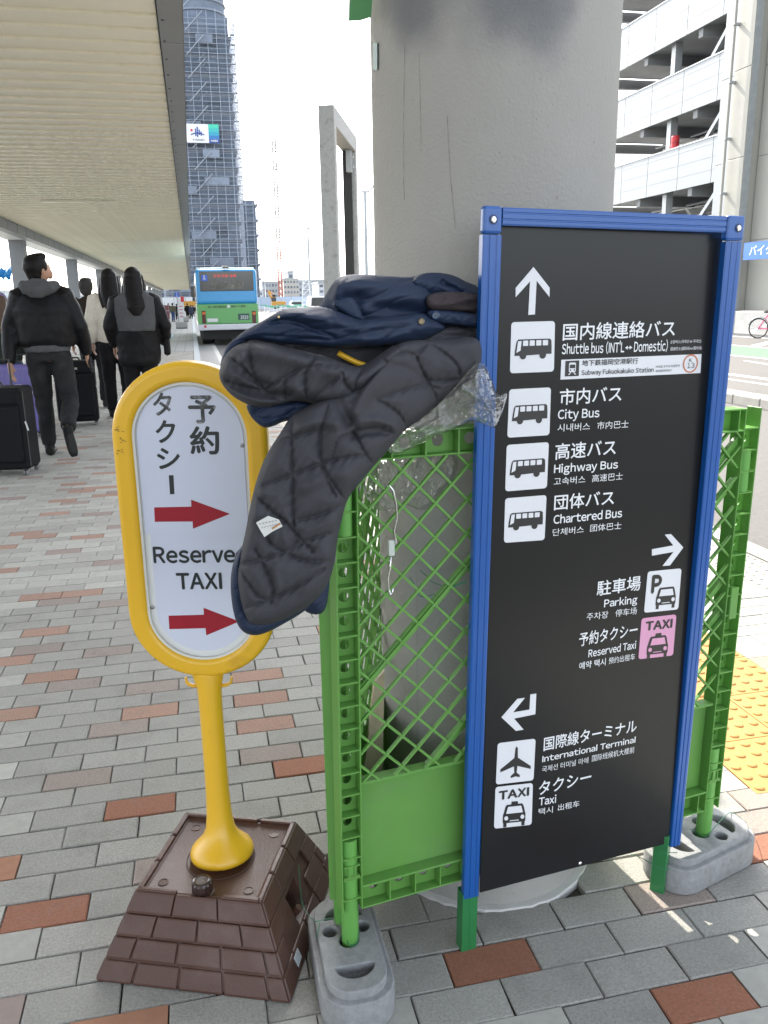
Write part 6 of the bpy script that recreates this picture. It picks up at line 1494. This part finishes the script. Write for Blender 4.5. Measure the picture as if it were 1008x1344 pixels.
# yellow bar under the jacket
yb = thing('yellow_bar', 'yellow plastic bar just showing under the navy flap of the jacket', 'bar', tuple(aty(470, 478, 1.5)))
mb = MB().tube([aty(x, y, 1.445)-yb.location for x, y in ((444, 463), (452, 468), (468, 476), (484, 481), (505, 480), (520, 474))], [(.005, .008)]*6, 12); mb.build('bar', yl, yb, smooth=True)
# clear crumpled plastic bag
pbm = bpy.data.materials.new('clear_polythene'); pbm.use_nodes = True; N = pbm.node_tree.nodes; L = pbm.node_tree.links
N.remove(N['Principled BSDF']); tr_ = N.new('ShaderNodeBsdfTransparent'); tr_.inputs[0].default_value = (.93, .94, .92, 1); gl = N.new('ShaderNodeBsdfGlossy'); gl.inputs['Roughness'].default_value = .08
df = N.new('ShaderNodeBsdfDiffuse'); df.inputs[0].default_value = (.5, .5, .47, 1)
fz = N.new('ShaderNodeLayerWeight'); fz.inputs['Blend'].default_value = .42
mr = N.new('ShaderNodeMapRange'); mr.inputs['To Min'].default_value = .03; mr.inputs['To Max'].default_value = .9; L.new(fz.outputs['Facing'], mr.inputs['Value']); mr.inputs['From Min'].default_value = .15; mr.inputs['To Max'].default_value = .9
m1_ = N.new('ShaderNodeMixShader'); m2_ = N.new('ShaderNodeMixShader'); m1_.inputs[0].default_value = .13; L.new(tr_.outputs[0], m1_.inputs[1]); L.new(df.outputs[0], m1_.inputs[2])
L.new(mr.outputs[0], m2_.inputs[0]); L.new(m1_.outputs[0], m2_.inputs[1]); L.new(gl.outputs[0], m2_.inputs[2]); L.new(m2_.outputs[0], N['Material Output'].inputs['Surface'])
bg1 = thing('plastic_bag', 'clear crumpled plastic bag sticking out between the jacket and the blue frame', 'plastic bag', (.45, 1.45, 1.25))
bg2 = thing('plastic_bag', 'clear plastic bag hanging inside the fence behind the lattice', 'plastic bag', (.35, 1.56, 1.1))
def bagdepth(x, y):
    t = min(max((x-560)/60, 0), 1); return 1.47-.02*t
cloth('film', pbm, bg1, [(505, 592), (520, 570), (540, 552), (562, 538), (585, 520), (603, 500), (618, 482), (628, 474), (637, 478), (645, 498), (653, 520), (667, 514), (663, 530), (655, 552), (650, 563), (640, 560), (622, 550), (604, 560), (575, 572), (548, 585), (520, 598)], bagdepth, .012, 6,
      ridges=[([(540, 572), (580, 545), (620, 530), (655, 520)], .018, 3), ([(560, 580), (600, 560), (640, 545), (662, 525)], .014, 2.5), ([(600, 505), (625, 520), (648, 540)], .016, 3), ([(628, 478), (622, 505), (640, 530), (650, 556)], .016, 2.5), ([(530, 590), (560, 570), (600, 562)], .012, 3), ([(520, 580), (560, 566), (610, 545)], -.01, 2.5)], wr=4.5, wdir=(.45, .9), wfreq=.12, seed=21, step=1.5, back=.8, crumple=.016)
cloth('film', pbm, bg2, [(486, 606), (520, 598), (560, 594), (602, 596), (600, 620), (588, 645), (570, 662), (553, 672), (530, 660), (512, 672), (492, 668), (478, 650), (476, 630)], lambda x, y: 1.575, .012, 6,
      ridges=[([(500, 605), (515, 630), (520, 660)], .02, 3), ([(520, 612), (530, 640), (545, 652)], .016, 3), ([(595, 600), (575, 640), (560, 665)], .018, 3), ([(482, 640), (500, 650)], .014, 3), ([(505, 640), (535, 655)], -.014, 3)], wr=5, wdir=(.9, .3), wfreq=.11, seed=22, step=1.5, back=.8, crumple=.016)
# metal hook with clip on the lattice
hk = thing('wire_hook', 'bent silver wire hook with a white clip hanging on the green lattice', 'hook', tuple(aty(515, 700, 1.49)))
hp_ = [(507, 640), (511, 637), (516, 644), (520, 662), (521, 680), (517, 697), (520, 712), (518, 716)]
MB().tube([aty(x, y, 1.502+i*.0)-hk.location for i, (x, y) in enumerate(hp_)], .0022, 8).build('hook', steel, hk, smooth=True)
hp_ = [(513, 730), (512, 745), (509, 758), (510, 772), (512, 781), (515, 778), (515.5, 772)]
MB().tube([aty(x, y, 1.500)-hk.location for x, y in hp_], .0022, 8).build('hook', steel, hk, smooth=True)
p = aty(513.5, 719, 1.50)-hk.location; MB().box(p[0]-.006, p[0]+.006, p[1]-.004, p[1]+.004, p[2]-.0155, p[2]+.0155).build('clip', mat('white_clip', (.5, .55, .5), .4), hk, bevel=.0015)
# grey bracket beside the ladder frame
gb = thing('grey_rail', 'short grey metal rail end hanging between the jacket and the fence corner', 'rail', tuple(aty(431, 700, 1.47)))
for (x0, x1, Yd) in ((424, 430, 1.452), (430, 438.5, 1.462)):
    a = aty(x0, 660, Yd)-gb.location; b_ = aty(x1, 660, Yd)-gb.location; c_ = aty((x0+x1)/2, 738, Yd)-gb.location
    MB().box(a[0], b_[0]-.0006, a[1]-.004, a[1]+.006, c_[2], a[2]).build('flange', mat('dull_grey_metal', (.2, .21, .2), .5, .4), gb, bevel=.001)
# green binding wires
gwm = mat('green_wire', (.02, .16, .08), .45)
def wire(pts, label, r=.0009):
    P_ = [Vector(p) for p in pts]; t = thing('binding_wire', label, 'wire', tuple(P_[0]), 0, 'green binding wires')
    S_ = [Vector((*q,)) for q in []]
    out = []
    for i in range(len(P_)-1):
        p0, p1, p2, p3 = P_[max(i-1, 0)], P_[i], P_[i+1], P_[min(i+2, len(P_)-1)]
        for k in range(6):
            s_ = k/6; out.append(.5*((2*p1)+(p2-p0)*s_+(2*p0-5*p1+4*p2-p3)*s_**2+(3*p1-p0-3*p2+p3)*s_**3))
    out.append(P_[-1]); MB().tube([q-P_[0] for q in out], r, 6).build('wire', gwm, t, smooth=True)
wire([gp(392, 1135, .155), gp(394, 1165, .12), gp(398, 1190, .1), gp(412, 1208, .1), gp(425, 1207, .098), gp(440, 1206, .1), gp(450, 1215, .1), gp(458, 1240, .1), gp(468, 1238, .1), gp(472, 1220, .11)], 'green wire tied from the brown base to the left fence foot')
wire([gp(420, 1208, .1), gp(417, 1225, .095), gp(413, 1240, .04)], 'short loose end of green wire between base and foot')
wire([gp(828, 1121, .06), gp(842, 1126, .1), gp(857, 1135, .1), gp(868, 1140, .1), gp(880, 1141, .1)], 'green wire round the right green leg of the board')
wire([gp(866, 1117, .13), gp(878, 1119, .13), gp(889, 1119, .13)], 'upper turn of green wire on the right leg of the board')
wire([gp(905, 1088, .12), gp(913, 1092, .12), gp(926, 1098, .12), gp(936, 1088, .12), gp(945, 1078, .12), gp(957, 1067, .1), gp(966, 1069, .08), gp(975, 1076, .05), gp(980, 1080, .03)], 'green wire looped from the right fence pipe over the sunlit block')
wire([aty(551, 749, 1.56), aty(560, 756, 1.56), aty(568, 764, 1.55), aty(590, 770, 1.53), aty(613, 762, 1.52)], 'twisted green wire tying the brace behind the lattice')
wire([aty(538, 757, 1.56), aty(545, 770, 1.56), aty(548, 780, 1.55), aty(560, 783, 1.54), aty(590, 772, 1.53), aty(612, 764, 1.52)], 'lower strand of green wire behind the lattice')
# pale board leaning inside the enclosure
lp = thing('leaning_board', 'pale wooden strip leaning inside the fence left of the pillar', 'board', tuple(gp(492, 1000, .1)))
q = [aty(x, y, 1.72) for x, y in ((478, 1010), (502, 1012), (505, 880), (492, 895))]
MB().prism([(p[0]-lp.location[0], p[2]-lp.location[2]) for p in q], 1.72-lp.location[1], 1.735-lp.location[1]).build('strip', mat('pale_wood', (.5, .42, .28), .5, var=.3, vs=12), lp)
for (px, py) in ((930, 0),): pass
